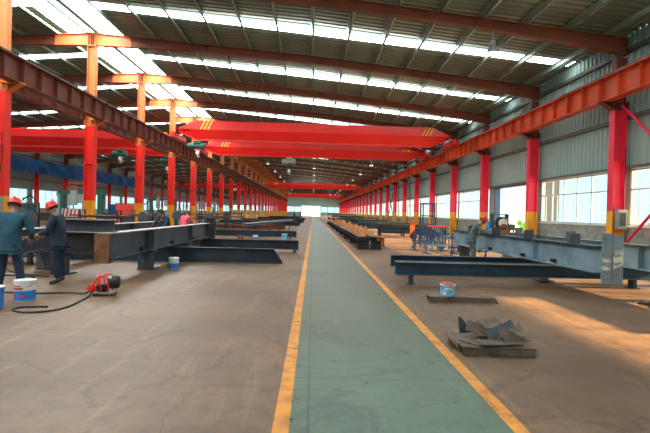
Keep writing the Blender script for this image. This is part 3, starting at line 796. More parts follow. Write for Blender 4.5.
g = B(); lathe(g, [(0.05, -0.06), (0.24, -0.05), (0.24, 0.05), (0.05, 0.06)], 18, (0.0, -0.4, 0.25), 'y'); tube(g, [(0, -0.35, 0.25), (0, -0.2, 0.25)], 0.03, 6); obj('wheel', g, 'black', t)

# winch with pale drum in front of the side door
t = thing('cable_drum_machine', 'grey machine with pale round drum in front of the side door', 'machine', (8.6, 20.8, 0))
g = B(); lathe(g, [(0.09, -0.06), (0.13, -0.06), (0.13, -0.1), (0.19, -0.1), (0.20, 0.12), (0.05, 0.12)], 24, (0, -0.3, 1.34), 'y'); obj('drum', g, 'white', t)
g = B(); lathe(g, [(0.21, -0.05), (0.29, -0.04), (0.30, 0.12), (0.21, 0.14)], 24, (0, -0.3, 1.34), 'y'); obj('rim', g, 'black', t)
g = B(); box(g, -0.38, 0.38, -0.12, 0.35, 1.02, 1.12); box(g, -0.36, -0.31, -0.15, 0.2, 1.1, 1.75); box(g, 0.31, 0.36, -0.15, 0.2, 1.1, 1.75); box(g, -0.36, 0.36, -0.15, 0.2, 1.72, 1.76); box(g, 0.4, 0.7, -0.1, 0.3, 1.02, 1.3, 0.02); obj('frame', g, 'teals', t)
for sx in (-0.32, 0.32, 0.62):
    for sy in (-0.08, 0.3):
        g = B(); box(g, sx-0.03, sx+0.03, sy-0.03, sy+0.03, 0, 1.02); obj('leg', g, 'black', t)
# gas cylinders
def make_cyl(m):
    t = thing('gas_cylinder', '', 'gas cylinder')
    g = B(); lathe(g, [(0.11, 0), (0.115, 0.02), (0.115, 1.2), (0.09, 1.3), (0.035, 1.36)], 18); obj('bottle', g, m, t, True)
    g = B(); lathe(g, [(0.035, 1.34), (0.035, 1.4), (0.05, 1.4), (0.05, 1.45), (0.02, 1.46)], 12); tube(g, [(-0.06, 0, 1.43), (0.06, 0, 1.43)], 0.012, 6); obj('valve', g, 'grey', t)
    return t
cy = make_cyl('pailblue'); cy.location = (8.0, 20.6, 0); cy['label'] = 'bright blue gas cylinder standing left of the drum machine'
cy2 = dup(cy, (-12.9, 23.3, 0), 0, 'blue gas cylinder by the second left column'); cy3 = dup(cy, (-9.6, 30.2, 0), 0, 'blue gas cylinder at the left beside the third column')

# ---------------------------------------------------------------- pallet of scrap on the right foreground
t = thing('scrap_tray', 'low rusty steel tray heaped with plate offcuts, right foreground', 'tray', (2.19, 5.49, 0), -0.03)
g = B(); box(g, -0.42, 0.42, -0.33, 0.33, 0.085, 0.10); obj('deck', g, 'scrapr', t)
for sy in (-0.33, 0.30):
    g = B(); box(g, -0.42, 0.42, sy-0.0, sy+0.03, 0.0, 0.1, 0.005); obj('runner', g, 'scrap', t)
g = B(); box(g, -0.45, -0.42, -0.2, 0.33, 0.06, 0.112); obj('lip', g, 'scrap', t)
def plate(poly, th, loc, rot, m, lab):
    g = B(); prism(g, poly, 'z', 0, th)
    o = tag(obj('steel_offcut', g, m), lab, 'steel offcut', 'plate offcuts heaped on the tray'); o.location = Vector(loc)+Vector((0.07, -0.17, 0)); o.rotation_euler = rot
    return o
R_ = lambda w, h: [(-w/2, -h/2), (w/2, -h/2), (w/2, h/2), (-w/2, h/2)]
T_ = lambda w, h: [(-w/2, 0), (w/2, 0), (-w/2+0.04, h), (-w/2, h)]
plate(R_(0.42, 0.3), 0.012, (1.98, 5.6, 0.104), (0, 0, 0.5), 'scrapr', 'flat brown offcut lying lowest at the left of the tray')
plate(R_(0.5, 0.24), 0.012, (2.16, 5.5, 0.118), (0, 0.0, 0.08), 'scrap', 'long flat offcut along the front of the tray')
plate(R_(0.36, 0.3), 0.012, (2.3, 5.72, 0.118), (0, 0, -0.3), 'scrapr', 'flat offcut under the heap at the right rear')
plate(T_(0.2, 0.2), 0.012, (1.90, 5.88, 0.13), (PI/2-0.2, 0, 0.3), 'steelg', 'pale pointed triangular offcut standing at rear left of heap')
plate(R_(0.26, 0.14), 0.012, (2.12, 5.86, 0.2), (PI/2-0.15, 0, 0.1), 'scrap', 'upright rusty offcut at the rear centre of heap')
plate(R_(0.26, 0.2), 0.012, (2.18, 5.80, 0.27), (0.32, -0.12, 0.25), 'scrapr', 'topmost brown square offcut tilted on the heap')
plate(R_(0.4, 0.12), 0.012, (2.24, 5.66, 0.225), (PI/2-0.5, -0.32, 0.28), 'steelg', 'long narrow offcut leaning across the middle with bright edge')
plate(R_(0.3, 0.2), 0.012, (2.36, 5.62, 0.21), (0.42, -0.1, -0.1), 'scrapr', 'reddish offcut sloping to the right front of heap')
plate(T_(0.34, 0.17), 0.012, (2.37, 5.48, 0.135), (PI/2-0.35, 0, 0.12), 'scrap', 'dark triangular offcut propped at the right front')
plate(T_(0.22, 0.16), 0.012, (2.46, 5.74, 0.15), (PI/2-0.1, 0.0, PI+0.5), 'steelg', 'grey triangular offcut at the right edge of heap')
plate(R_(0.3, 0.16), 0.012, (2.06, 5.72, 0.17), (0.35, 0.15, 0.7), 'scrap', 'dark offcut leaning at left centre of the heap')
plate(R_(0.26, 0.13), 0.012, (2.0, 5.78, 0.22), (PI/2-0.45, 0.15, -0.3), 'scrapr', 'brown offcut leaning toward the pale triangle')
# angle steel with pail
t = thing('steel_channel', 'rusty brown steel channel lying on the floor under the pail', 'steel channel', (2.83, 8.5, 0), -0.03)
g = B(); prism(g, [(-0.62, 0), (0.66, 0), (0.6, 0.10), (-0.62, 0.10)], 'y', -0.12, -0.108); prism(g, [(-0.62, 0.0), (0.66, 0.0), (0.66, 0.01), (-0.62, 0.01)], 'y', -0.108, 0.12); prism(g, [(-0.62, 0.09), (0.6, 0.09), (0.6, 0.10), (-0.62, 0.10)], 'y', -0.108, 0.12); prism(g, [(-0.62, 0.01), (0.64, 0.01), (0.6, 0.09), (-0.62, 0.09)], 'y', 0.108, 0.12)
obj('profile', g, 'scrapr', t)

def pail(lab, loc, r, h, body, band=None, label=None, lid='white', rz=0, rag=False):
    t = thing('paint_pail', lab, 'pail', loc, rz)
    g = B(); lathe(g, [(r*0.93, 0), (r*0.95, 0.01), (r, h*0.86), (r*1.04, h*0.87), (r*1.04, h*0.9), (r, h*0.91), (r*1.01, h*0.97)], 28); obj('body', g, body, t, False)
    g = B(); lathe(g, [(r*1.03, h*0.955), (r*1.06, h*0.97), (r*1.06, h*1.0), (r*0.97, h*1.005), (r*0.95, h*0.985)], 28); obj('lid', g, lid, t)
    if band:
        g = B(); lathe(g, [(r*0.955, h*0.04), (r*0.985, h*0.5)], 28); bmesh.ops.scale(g, vec=(1.012, 1.012, 1), verts=g.verts); obj('band', g, band, t)
    if label:
        g = B(); n = 8
        for (z0, z1, a0, a1) in ((h*0.56, h*0.66, -2.3, -1.2), (h*0.70, h*0.76, -2.2, -1.4), (h*0.12, h*0.4, -2.5, -2.1), (h*0.2, h*0.3, -1.6, -1.0)):
            q = []
            for i in range(n+1):
                a = a0+(a1-a0)*i/n; rr = r*1.025
                q.append((g.verts.new((rr*math.cos(a), rr*math.sin(a), z0)), g.verts.new((rr*math.cos(a), rr*math.sin(a), z1))))
            for u, v in zip(q, q[1:]): g.faces.new([u[0], v[0], v[1], u[1]])
        obj('label_print', g, label, t)
    g = B(); tube(g, [(-r*1.05, 0, h*0.86), (-r*0.9, -r*0.55, h*0.72), (0, -r*1.12, h*0.62), (r*0.9, -r*0.55, h*0.72), (r*1.05, 0, h*0.86)], 0.004, 5); obj('handle', g, 'steelg', t)
    if rag:
        g = B(); lathe(g, [(r*0.9, h*1.0), (r*0.95, h*1.08), (r*0.5, h*1.16), (r*0.1, h*1.1)], 9); obj('rag', g, 'labelred', t)
    return t
pail('white and blue paint pail on the left floor behind the other pail', (-4.85, 7.85, 0), 0.16, 0.345, 'white', 'pailblue', 'labelred')
pail('blue paint pail with pale lid at the left picture edge', (-4.93, 7.15, 0), 0.17, 0.34, 'pailblue', 'pailblue', 'white')
pail('light blue pail with red cloth on its lid, on rusty channel', (2.58, 8.55, 0.102), 0.14, 0.21, 'pailcyan', None, 'white', 'white', rag=True)
pail('small white and blue can beside the left support block', (-3.72, 12.4, 0), 0.13, 0.3, 'white', 'pailblue')
pail('pale blue pail in front of the third dark left beam', (-1.62, 26.4, 0), 0.16, 0.34, 'pailcyan', None)
pail('white pail left of the pale blue pail, far left rows', (-3.3, 26.5, 0), 0.15, 0.22, 'white', 'pailblue')
pail('red-brown pail in the far left rows beside white pail', (-4.15, 26.4, 0), 0.16, 0.2, 'rust', None, lid='rust')

# portable red pump unit with hoses
t = thing('portable_pump', 'small red framed portable pump with black drum on left floor', 'pump', (-3.78, 8.42, 0), 0.15)
g = B(); box(g, -0.17, 0.2, -0.13, 0.13, 0.05, 0.065, 0.003); obj('base', g, 'grey', t)
for sx in (-0.14, 0.17):
    for sy in (-0.1, 0.1):
        g = B(); lathe(g, [(0.02, 0.0), (0.025, 0.05)], 10, (sx, sy, 0)); obj('foot', g, 'rubber', t)
g = B()
for sy in (-0.12, 0.12):
    tube(g, [(-0.17, sy, 0.07), (-0.14, sy, 0.25), (-0.05, sy, 0.36), (0.07, sy, 0.38), (0.1, sy, 0.25), (0.11, sy, 0.07)], 0.016, 8)
    tube(g, [(-0.05, sy, 0.36), (-0.01, sy, 0.07)], 0.014, 8)
tube(g, [(-0.05, -0.12, 0.36), (-0.05, 0.12, 0.36)], 0.016, 8); tube(g, [(0.07, -0.12, 0.38), (0.07, 0.12, 0.38)], 0.014, 8)
obj('frame', g, 'red', t, True)
g = B(); lathe(g, [(0.03, 0.0), (0.115, 0.02), (0.12, 0.05), (0.12, 0.17), (0.1, 0.2), (0.04, 0.21)], 20, (0.06, 0.0, 0.24), 'x'); obj('motor_drum', g, 'black', t, True)
g = B(); lathe(g, [(0.02, 0), (0.035, 0.01), (0.03, 0.03)], 12, (0.12, -0.1, 0.33), 'y'); obj('gauge', g, 'white', t)
g = B(); lathe(g, [(0.04, -0.03), (0.08, -0.02), (0.08, 0.02), (0.04, 0.03)], 16, (-0.2, -0.02, 0.13), 'y'); obj('wheel', g, 'red', t)
g = B(); box(g, -0.12, 0.06, -0.08, 0.08, 0.07, 0.2, 0.02); obj('pump_body', g, 'black', t)
def hose(lab, pts, r, m='hose', name='rubber_hose'):
    # smooth by Catmull-Rom
    P = [Vector(p) for p in pts]; out = []
    for i in range(len(P)-1):
        p0, p1, p2, p3 = P[max(i-1, 0)], P[i], P[i+1], P[min(i+2, len(P)-1)]
        for s in range(8):
            u = s/8; out.append(0.5*((2*p1)+(p2-p0)*u+(2*p0-5*p1+4*p2-p3)*u*u+(3*p1-p0-3*p2+p3)*u**3))
    out.append(P[-1]); g = B(); tube(g, out, r, 7)
    return tag(obj(name, g, m, None, True), lab, 'hose')
hose('brown hose running from the red pump to the left edge', [(-4.0, 8.42, 0.1), (-4.15, 8.45, 0.02), (-4.5, 8.5, 0.016), (-5.1, 8.35, 0.016), (-5.6, 8.4, 0.016), (-6.4, 8.1, 0.016)], 0.016)
hose('black hose curling from the red pump into a loop near the pails', [(-3.92, 8.3, 0.12), (-3.93, 8.15, 0.02), (-3.88, 7.7, 0.015), (-3.85, 7.3, 0.015), (-3.95, 7.0, 0.015), (-4.25, 6.88, 0.015), (-4.52, 7.02, 0.015), (-4.5, 7.22, 0.015), (-4.15, 7.3, 0.015)], 0.014, 'rubber')
hose('dark hose looping on the floor behind the two workers', [(-9.5, 12.5, 0.02), (-8.8, 11.6, 0.02), (-8.0, 11.9, 0.02), (-7.2, 11.1, 0.02), (-6.5, 10.6, 0.02), (-5.9, 10.4, 0.02)], 0.02, 'rubber')
hose('dark hose on the floor just in front of that loop', [(-9.0, 10.8, 0.02), (-8.1, 11.0, 0.02), (-7.4, 10.4, 0.02), (-6.6, 10.5, 0.02), (-6.1, 10.2, 0.02)], 0.018, 'rubber')
hose('tangled black cable on the floor at the right picture edge', [(6.3, 8.15, 0.03), (6.5, 8.4, 0.06), (6.2, 8.45, 0.04), (6.15, 8.2, 0.08), (6.45, 8.1, 0.04), (6.65, 8.35, 0.06), (6.4, 8.55, 0.03), (6.75, 8.3, 0.03), (7.6, 8.1, 0.03)], 0.022, 'rubber', 'power_cable')

# ---------------------------------------------------------------- machines in the left bay and behind
def make_welder(m):
    t = thing('welding_machine', '', 'welding machine', group='welding machines in the left bay')
    g = B(); box(g, -0.25, 0.25, -0.32, 0.32, 0.12, 0.8, 0.03); obj('housing', g, m, t)
    g = B(); box(g, -0.21, 0.21, -0.335, -0.32, 0.5, 0.76); obj('control_panel', g, 'white', t)
    for sx in (-0.22, 0.22):
        for sy in (-0.25, 0.25):
            g = B(); lathe(g, [(0.07, -0.025), (0.07, 0.025)], 14, (sx, sy, 0.07), 'x'); obj('wheel', g, 'rubber', t)
    g = B(); tube(g, [(-0.2, -0.3, 0.8), (-0.2, -0.36, 0.95), (0.2, -0.36, 0.95), (0.2, -0.3, 0.8)], 0.015, 6); obj('handle', g, 'black', t)
    return t
wA = make_welder('tarp'); wB = make_welder('green'); wC = make_welder('labelred')
wl = [(wA, (-9.7, 17.0), 'blue welding machine behind the workers by the beams'), (wB, (-10.6, 19.0), 'green welding machine near the first left column'),
      (wC, (-9.3, 24.2), 'red welding machine near the second left column'), (wB, (-10.4, 29.0), 'green welding machine near the third left column'),
      (wC, (-13.5, 31.5), 'red welding machine behind the third left column'), (wA, (-14.0, 26.0), 'blue welding machine behind the second left column')]
used = set()
for p, (x, y), lab in wl:
    if id(p) in used: dup(p, (x, y, 0), random.uniform(-0.5, 0.5), lab)
    else: used.add(id(p)); p.location = (x, y, 0); p['label'] = lab; p.rotation_euler.z = 0.2
def make_gantry(m):
    t = thing('gantry_welder', '', 'machine', group='gantry welding machines in the left bay')
    for s in (-1.3, 1.3):
        g = B(); box(g, s-0.14, s+0.14, -0.2, 0.2, 0.15, 2.5); box(g, s-0.2, s+0.2, -0.7, 0.7, 0.0, 0.2, 0.02); obj('leg', g, m, t)
    g = B(); box(g, -1.6, 1.6, -0.22, 0.22, 2.5, 2.8); obj('crossbeam', g, m, t)
    g = B(); box(g, -0.6, -0.2, -0.5, -0.22, 1.7, 2.75, 0.02); box(g, 0.3, 0.8, -0.5, -0.22, 1.9, 2.6, 0.02); obj('welding_head', g, 'grey', t)
    g = B(); tube(g, [(-0.4, -0.36, 1.7), (-0.4, -0.36, 1.1)], 0.04, 8); obj('torch', g, 'black', t)
    g = B()
    tube(g, [(-1.5, 0, 2.8), (-1.5, 0, 3.3), (1.5, 0, 3.3), (1.5, 0, 2.8)], 0.02, 6); tube(g, [(-0.5, 0, 2.8), (-0.5, 0, 3.3)], 0.02, 6); tube(g, [(0.5, 0, 2.8), (0.5, 0, 3.3)], 0.02, 6)
    obj('guard_rail', g, 'red', t)
    return t
gA = make_gantry('green'); gB = make_gantry('grey')
for i, (p, x, y, lab) in enumerate([(gA, -16.5, 33.0, 'green portal welding machine behind the third left column'), (gB, -20.5, 40.0, 'grey portal welding machine deep in the left bay'),
        (gA, -17.0, 52.0, 'green portal welding machine, farther in the left bay'), (gB, -15.5, 66.0, 'grey portal machine, farthest in the left bay')]):
    if i < 2: p.location = (x, y, 0); p['label'] = lab
    else: dup(p, (x, y, 0), 0, lab)
# stacks of beams in the left bay
def stack_beam(x, y, L, z, m, lab, rz=0.0):
    g = B(); isec(g, -L/2, L/2, 0.4, 0.26, 0.02, 0.014, 'x', 0)
    o = tag(obj('stacked_beam', g, m), lab, 'steel beam', 'beams stacked in the left bay'); o.location = (x, y, z); o.rotation_euler.z = rz
si = 0
for (x, y, L, n) in ((-13.5, 16.5, 7.0, 2), (-19.0, 24.0, 8.0, 3), (-16.0, 36.5, 8.0, 3), (-25.0, 45.0, 9.0, 3), (-22.0, 58.0, 9.0, 3), (-18.0, 75.0, 8.0, 3)):
    si += 1
    for s in (-L*0.3, L*0.3):
        g = B(); box(g, -0.1, 0.1, -0.7, 0.7, 0, 0.15); o = tag(obj('timber_bearer', g, 'rustlt'), 'timber bearer at %s end under beam stack %s in the left bay' % ('left' if s < 0 else 'right', ORD[si-1]), 'bearer', 'timber bearers in the left bay'); o.location = (x+s, y, 0)
    for r in range(2):
        for q in range(n):
            stack_beam(x+random.uniform(-0.3, 0.3), y-0.4+q*0.4, L, 0.152+r*0.402, 'rust' if (q+r) % 3 == 0 else 'steelg', '%s layer beam, %s from front, of beam stack %s, left bay' % ('upper' if r else 'lower', ORD[q], ORD[si-1]))
# screens and barriers
def screen(x, y, w, h, m, lab, rz=0):
    t = thing('welding_screen', lab, 'screen', (x, y, 0), rz)
    g = B()
    for s in (-w/2, w/2): box(g, s-0.02, s+0.02, -0.02, 0.02, 0, h+0.5); box(g, s-0.02, s+0.02, -0.25, 0.25, 0, 0.04)
    box(g, -w/2, w/2, -0.015, 0.015, h+0.46, h+0.5); obj('frame', g, 'black', t)
    g = B(); box(g, -w/2+0.03, w/2-0.03, -0.01, 0.01, 0.5, h+0.45); obj('panel', g, m, t)
t = thing('striped_board', 'orange and white striped barrier board behind the second worker', 'barrier board', (-11.6, 22.4, 0))
g = B()
for s in (-0.5, 0.5): box(g, s-0.02, s+0.02, -0.02, 0.02, 0, 1.55); box(g, s-0.02, s+0.02, -0.2, 0.2, 0, 0.04)
obj('frame', g, 'grey', t)
g = B(); box(g, -0.55, 0.55, -0.035, -0.02, 1.1, 1.5); obj('board', g, 'white', t)
g = B()
for i in range(6): prism(g, [(-0.54+i*0.18, 1.1), (-0.46+i*0.18, 1.1), (-0.38+i*0.18, 1.5), (-0.46+i*0.18, 1.5)], 'y', -0.042, -0.035)
obj('stripes', g, 'runway', t)
screen(-15.5, 38.5, 2.0, 1.5, 'labelred', 'red welding screen in the left bay near the striped board')
screen(-21, 50, 2.4, 1.5, 'tarp', 'blue welding screen deeper in the left bay')
screen(-19, 30, 2.2, 1.3, 'teals', 'teal welding screen behind the third left column')

# pipe valve trees (thin uprights) on floor behind left beams
t = thing('dark_worktable', 'dark cluttered steel worktable behind the two left workers', 'work bench', (-8.6, 12.9, 0))
g = B(); box(g, -1.3, 1.1, -0.5, 0.5, 0.72, 0.86); obj('top', g, 'black', t)
for sx in (-1.2, 1.0):
    for sy in (-0.4, 0.4):
        g = B(); box(g, sx-0.05, sx+0.05, sy-0.05, sy+0.05, 0, 0.72); obj('leg', g, 'black', t)
g = B(); box(g, -1.2, 1.0, -0.35, 0.35, 0.2, 0.24); obj('shelf', g, 'black', t)
t = thing('bench_vice', 'dark vice sitting on the cluttered worktable at left', 'vice', (-8.2, 12.75, 0.862))
g = B(); box(g, -0.12, 0.12, -0.1, 0.1, 0, 0.08, 0.01); box(g, -0.1, 0.02, -0.07, 0.07, 0.08, 0.24, 0.01); obj('body', g, 'steelg', t)
g = B(); box(g, 0.06, 0.12, -0.07, 0.07, 0.1, 0.24, 0.01); tube(g, [(0.02, 0, 0.13), (0.22, 0, 0.13)], 0.015, 8); tube(g, [(0.21, -0.08, 0.13), (0.21, 0.08, 0.13)], 0.008, 6); obj('jaw', g, 'steelg', t)
t = thing('grinder_wheel_box', 'dull green tool box on the dark worktable at left', 'tool box', (-9.2, 12.8, 0.862))
g = B(); box(g, -0.22, 0.22, -0.12, 0.12, 0, 0.22, 0.015); obj('body', g, 'green', t)
g = B(); tube(g, [(-0.1, 0, 0.22), (-0.1, 0, 0.29), (0.1, 0, 0.29), (0.1, 0, 0.22)], 0.01, 6); obj('handle', g, 'black', t)
t.name = 'tool_box'

def make_positioner(m):
    t = thing('welding_positioner', '', 'machine', group='welding positioners behind the left beams')
    g = B(); box(g, -0.35, 0.35, -0.3, 0.3, 0, 0.12, 0.02); obj('base', g, 'black', t)
    g = B(); box(g, -0.12, 0.12, -0.12, 0.12, 0.12, 0.95); box(g, -0.2, 0.2, -0.2, 0.16, 0.9, 1.25, 0.03); obj('column', g, m, t)
    g = B(); lathe(g, [(0.06, -0.32), (0.3, -0.32), (0.3, -0.26), (0.06, -0.2)], 20, (0, 0, 1.15), 'y'); obj('face_plate', g, 'steelg', t)
    g = B(); tube(g, [(0.25, 0.1, 0), (0.25, 0.1, 1.7), (0.0, 0.1, 1.95), (-0.2, 0, 1.8)], 0.03, 7); obj('cable_arm', g, 'black', t)
    return t
def make_pegrack(m):
    t = thing('tube_rack', '', 'rack', group='tube racks behind the left beams')
    for sx in (-0.8, 0.8):
        for sy in (-0.25, 0.25):
            g = B(); box(g, sx-0.03, sx+0.03, sy-0.03, sy+0.03, 0, 1.5); obj('post', g, m, t)
    g = B()
    for z in (0.25, 0.7, 1.15):
        for sx in (-0.8, 0.8): box(g, sx-0.025, sx+0.025, -0.25, 0.25, z, z+0.05)
        box(g, -0.8, 0.8, 0.22, 0.27, z, z+0.05)
    obj('rail', g, m, t)
    for q in range(7):
        g = B(); zz = (0.3, 0.75, 1.2)[q % 3]; tube(g, [(-1.3, -0.16+0.07*(q//3), zz+0.035), (1.2, -0.16+0.07*(q//3), zz+0.035)], 0.033, 8); obj('tube', g, ('rust', 'steelg')[q % 2], t)
    return t
pA, pB, rA, rB = make_positioner('green'), make_positioner('steelg'), make_pegrack('black'), make_pegrack('green')
cl = [(pA, -9.3, 15.2, 0.3, 'green positioner behind the left worktable'), (rA, -9.6, 20.9, 0.05, 'black tube rack beyond the inner raised beam'), (pB, -8.2, 22.8, -0.4, 'grey positioner left of the stooping pink person'),
      (rB, -9.4, 26.2, 0.1, 'green tube rack near the third left column'), (pB, -5.6, 24.6, 0.4, 'grey positioner right of the stooping pink person'), (rA, -6.2, 28.6, 0.0, 'black tube rack in front of the brown rusty beams'),
      (pA, -9.9, 33.4, 0.2, 'green positioner past the brown rusty beams'), (pB, -10.4, 38.0, 0.0, 'grey positioner near the fourth left column'), (rA, -11.0, 43.5, 0.1, 'black tube rack near the fifth left column'),
      (rB, -10.8, 51.0, 0.0, 'green tube rack near the sixth left column'), (pA, -10.5, 57.0, 0.0, 'green positioner near the seventh left column'), (rA, -10.8, 64.0, 0.0, 'black tube rack near the eighth left column'),
      (rA, -15.5, 20.5, 0.2, 'black tube rack behind the first left columns'), (pB, -17.5, 28.0, 0.3, 'grey positioner in the left bay behind a column'), (rB, -13.6, 40.5, 0.0, 'green tube rack just behind the fifth left column'), (pA, -14.2, 47.5, 0.0, 'green positioner just behind the sixth left column')]
used = set()
for p, x, y, a, lab in cl:
    if id(p) in used: dup(p, (x, y, 0), a, lab)
    else: used.add(id(p)); p.location = (x, y, 0); p.rotation_euler.z = a; p['label'] = lab
# ---------------------------------------------------------------- people
def skin_mesh(name, joints, edges, m, parent, sub=2, root=0):
    me = bpy.data.meshes.new(name); me.from_pydata([j[0] for j in joints], edges, [])
    o = bpy.data.objects.new(name, me); C.objects.link(o)
    o.modifiers.new('s', 'SKIN'); sv = me.skin_vertices[0].data
    for i, (p, r) in enumerate(joints):
        rr = r if isinstance(r, tuple) else (r, r); sv[i].radius = rr
        sv[i].use_root = (i == root)
    s = o.modifiers.new('u', 'SUBSURF'); s.levels = sub; s.render_levels = sub
    dg = bpy.context.evaluated_depsgraph_get(); dg.update()
    me2 = bpy.data.meshes.new_from_object(o.evaluated_get(dg)); me2.name = name
    bpy.data.objects.remove(o)
    for p in me2.polygons: p.use_smooth = True
    me2.materials.clear(); me2.materials.append(M[m])
    q = bpy.data.objects.new(name, me2); C.objects.link(q); q.parent = parent
    return q
def hand_bits(J, E, wrist, d, pal, curl=0.5, idx=None):
    """adds palm and five finger chains to joints/edges; d = direction of the fingers, pal = direction of curl"""
    d = Vector(d).normalized(); pal = Vector(pal).normalized(); side = d.cross(pal).normalized()
    w = Vector(wrist); k = len(J)
    J.append((tuple(w+d*0.05), (0.036, 0.022))); E.append((idx, k)); base = k
    lens = [0.068, 0.078, 0.072, 0.056]
    for i in range(4):
        s = side*(0.030-0.020*i); p0 = w+d*0.085+s; k = len(J)
        J.append((tuple(p0), 0.010)); E.append((base, k))
        d1 = (d*math.cos(curl*0.7)+pal*math.sin(curl*0.7)); d2 = (d*math.cos(curl*1.7)+pal*math.sin(curl*1.7))
        p1 = p0+d1*lens[i]*0.55; p2 = p1+d2*lens[i]*0.5
        J.append((tuple(p1), 0.0085)); E.append((k, k+1)); J.append((tuple(p2), 0.0075)); E.append((k+1, k+2))
    k = len(J); p0 = w+d*0.03+side*0.035+pal*0.01; p1 = p0+(d*0.7+side*0.6+pal*0.3).normalized()*0.035; p2 = p1+(d+pal*0.5).normalized()*0.03
    J.append((tuple(p0), 0.013)); E.append((base, k)); J.append((tuple(p1), 0.0105)); E.append((k, k+1)); J.append((tuple(p2), 0.009)); E.append((k+1, k+2))
def person(lab, loc, rz, P, shirt, pants, hat=True, hair=True):
    """P: joint positions in the person's own frame (faces -y). keys: pel, chest, neck, head, and for s in 'LR': sh, el, wr, hip, kn, an, toe"""
    t = thing('person', lab, 'person', loc, rz)
    V = Vector
    J = [(P['pel'], (0.13, 0.10))]; E = []
    def add(p, r, par): J.append((tuple(p), r)); E.append((par, len(J)-1)); return len(J)-1
    waist = add(V(P['pel']).lerp(V(P['chest']), 0.5), (0.125, 0.095), 0)
    ch = add(P['chest'], (0.15, 0.105), waist)
    nb = add(V(P['chest']).lerp(V(P['neck']), 0.75), (0.09, 0.07), ch)
    nk = add(P['neck'], 0.052, nb)
    hd = V(P['head']); fw = V(P.get('face', (0, -1, 0))).normalized(); up = (hd-V(P['neck'])).normalized()
    h1 = add(hd-up*0.045+fw*0.02, (0.066, 0.072), nk); h2 = add(hd+up*0.03, (0.078, 0.092), h1); h3 = add(hd+up*0.085, (0.05, 0.06), h2)
    for s in 'LR':
        a = add(P['sh'+s], 0.062, ch); mid = add(V(P['sh'+s]).lerp(V(P['el'+s]), 0.5), 0.05, a)
        b = add(P['el'+s], 0.042, mid); c = add(V(P['el'+s]).lerp(V(P['wr'+s]), 0.35), 0.042, b); d = add(P['wr'+s], (0.030, 0.022), c)
        hdv = (V(P['wr'+s])-V(P['el'+s])).normalized()
        hand_bits(J, E, P['wr'+s], hdv, P.get('palm'+s, (0, -0.3, -1)), P.get('curl', 0.6), d)
        a = add(P['hip'+s], 0.092, 0); m1 = add(V(P['hip'+s]).lerp(V(P['kn'+s]), 0.5), 0.075, a); b = add(P['kn'+s], 0.055, m1)
        c = add(V(P['kn'+s]).lerp(V(P['an'+s]), 0.35), 0.056, b); d = add(P['an'+s], 0.038, c)
        an = V(P['an'+s]); to = V(P['toe'+s]); f = add(an.lerp(to, 0.6)-V((0, 0, 0.01)), (0.045, 0.032), d); add(to, (0.04, 0.022), f)
    body = skin_mesh('body', J, E, 'skin', t)
    # face
    side = up.cross(fw).normalized()
    g = B()
    for s in (-1, 1): bmesh.ops.create_uvsphere(g, u_segments=10, v_segments=8, radius=0.012, matrix=Matrix.Translation(hd+fw*0.085+side*s*0.03+up*0.01))
    obj('eyes', g, 'eye', body)
    g = B(); bmesh.ops.create_cone(g, segments=8, radius1=0.018, radius2=0.006, depth=0.05, cap_ends=True, matrix=Matrix.Translation(hd+fw*0.097-up*0.018))
    for s in (-1, 1): bmesh.ops.create_uvsphere(g, u_segments=8, v_segments=6, radius=0.022, matrix=Matrix.Translation(hd+side*s*0.078) @ Matrix.Scale(0.5, 4, side))
    obj('nose_and_ears', g, 'skin', body, True)
    g = B(); bmesh.ops.create_uvsphere(g, u_segments=10, v_segments=6, radius=0.02, matrix=Matrix.Translation(hd+fw*0.086-up*0.055) @ Matrix.Scale(0.3, 4, up)); obj('mouth', g, 'labelred', body)
    rot = Matrix((tuple(side), tuple(-fw), tuple(up))).transposed().to_4x4()
    if hair:
        g = B(); bmesh.ops.create_uvsphere(g, u_segments=20, v_segments=14, radius=0.105, matrix=Matrix.Translation(hd+up*0.03-fw*0.012) @ rot)
        dele = [v for v in g.verts if (v.co-hd).dot(up) < -0.02 or ((v.co-hd).dot(fw) > 0.04 and (v.co-hd).dot(up) < 0.06)]
        bmesh.ops.delete(g, geom=dele, context='VERTS'); obj('hair', g, 'hair', t, True)
    if hat:
        g = B(); prof = [(0.158, 0.0), (0.158, 0.008), (0.135, 0.014), (0.132, 0.05), (0.115, 0.10), (0.08, 0.135), (0.03, 0.15), (0.005, 0.152)]
        lathe(g, prof, 24); box(g, -0.018, 0.018, -0.1, 0.1, 0.11, 0.155, 0.006)
        for v in g.verts:
            if v.co.z < 0.02 and v.co.y < -0.1: v.co.y -= 0.035
        bmesh.ops.scale(g, vec=(0.80, 0.86, 0.88), verts=g.verts)
        bmesh.ops.transform(g, matrix=Matrix.Translation(hd+up*0.035) @ rot, verts=g.verts); obj('hard_hat', g, 'helmet', t, True)
    # jacket
    J = [(tuple(V(P['pel'])+V((0, 0, -0.04))), (0.20, 0.15))]; E = []; add(V(P['pel'])+V((0, 0, -0.15)), (0.215, 0.165), 0)
    waist = add(V(P['pel']).lerp(V(P['chest']), 0.5), (0.18, 0.14), 0); ch = add(P['chest'], (0.19, 0.135), waist)
    nb = add(V(P['chest']).lerp(V(P['neck']), 0.7), (0.11, 0.085), ch); add(V(P['chest']).lerp(V(P['neck']), 0.95), (0.068, 0.066), nb)
    for s in 'LR':
        a = add(P['sh'+s], 0.082, ch); mid = add(V(P['sh'+s]).lerp(V(P['el'+s]), 0.5), 0.068, a); b = add(P['el'+s], 0.06, mid); add(V(P['el'+s]).lerp(V(P['wr'+s]), 0.93), 0.048, b)
    skin_mesh('jacket', J, E, shirt, t)
    J = [(tuple(V(P['pel'])-V((0, 0, 0.03))), (0.13, 0.11))]; E = []
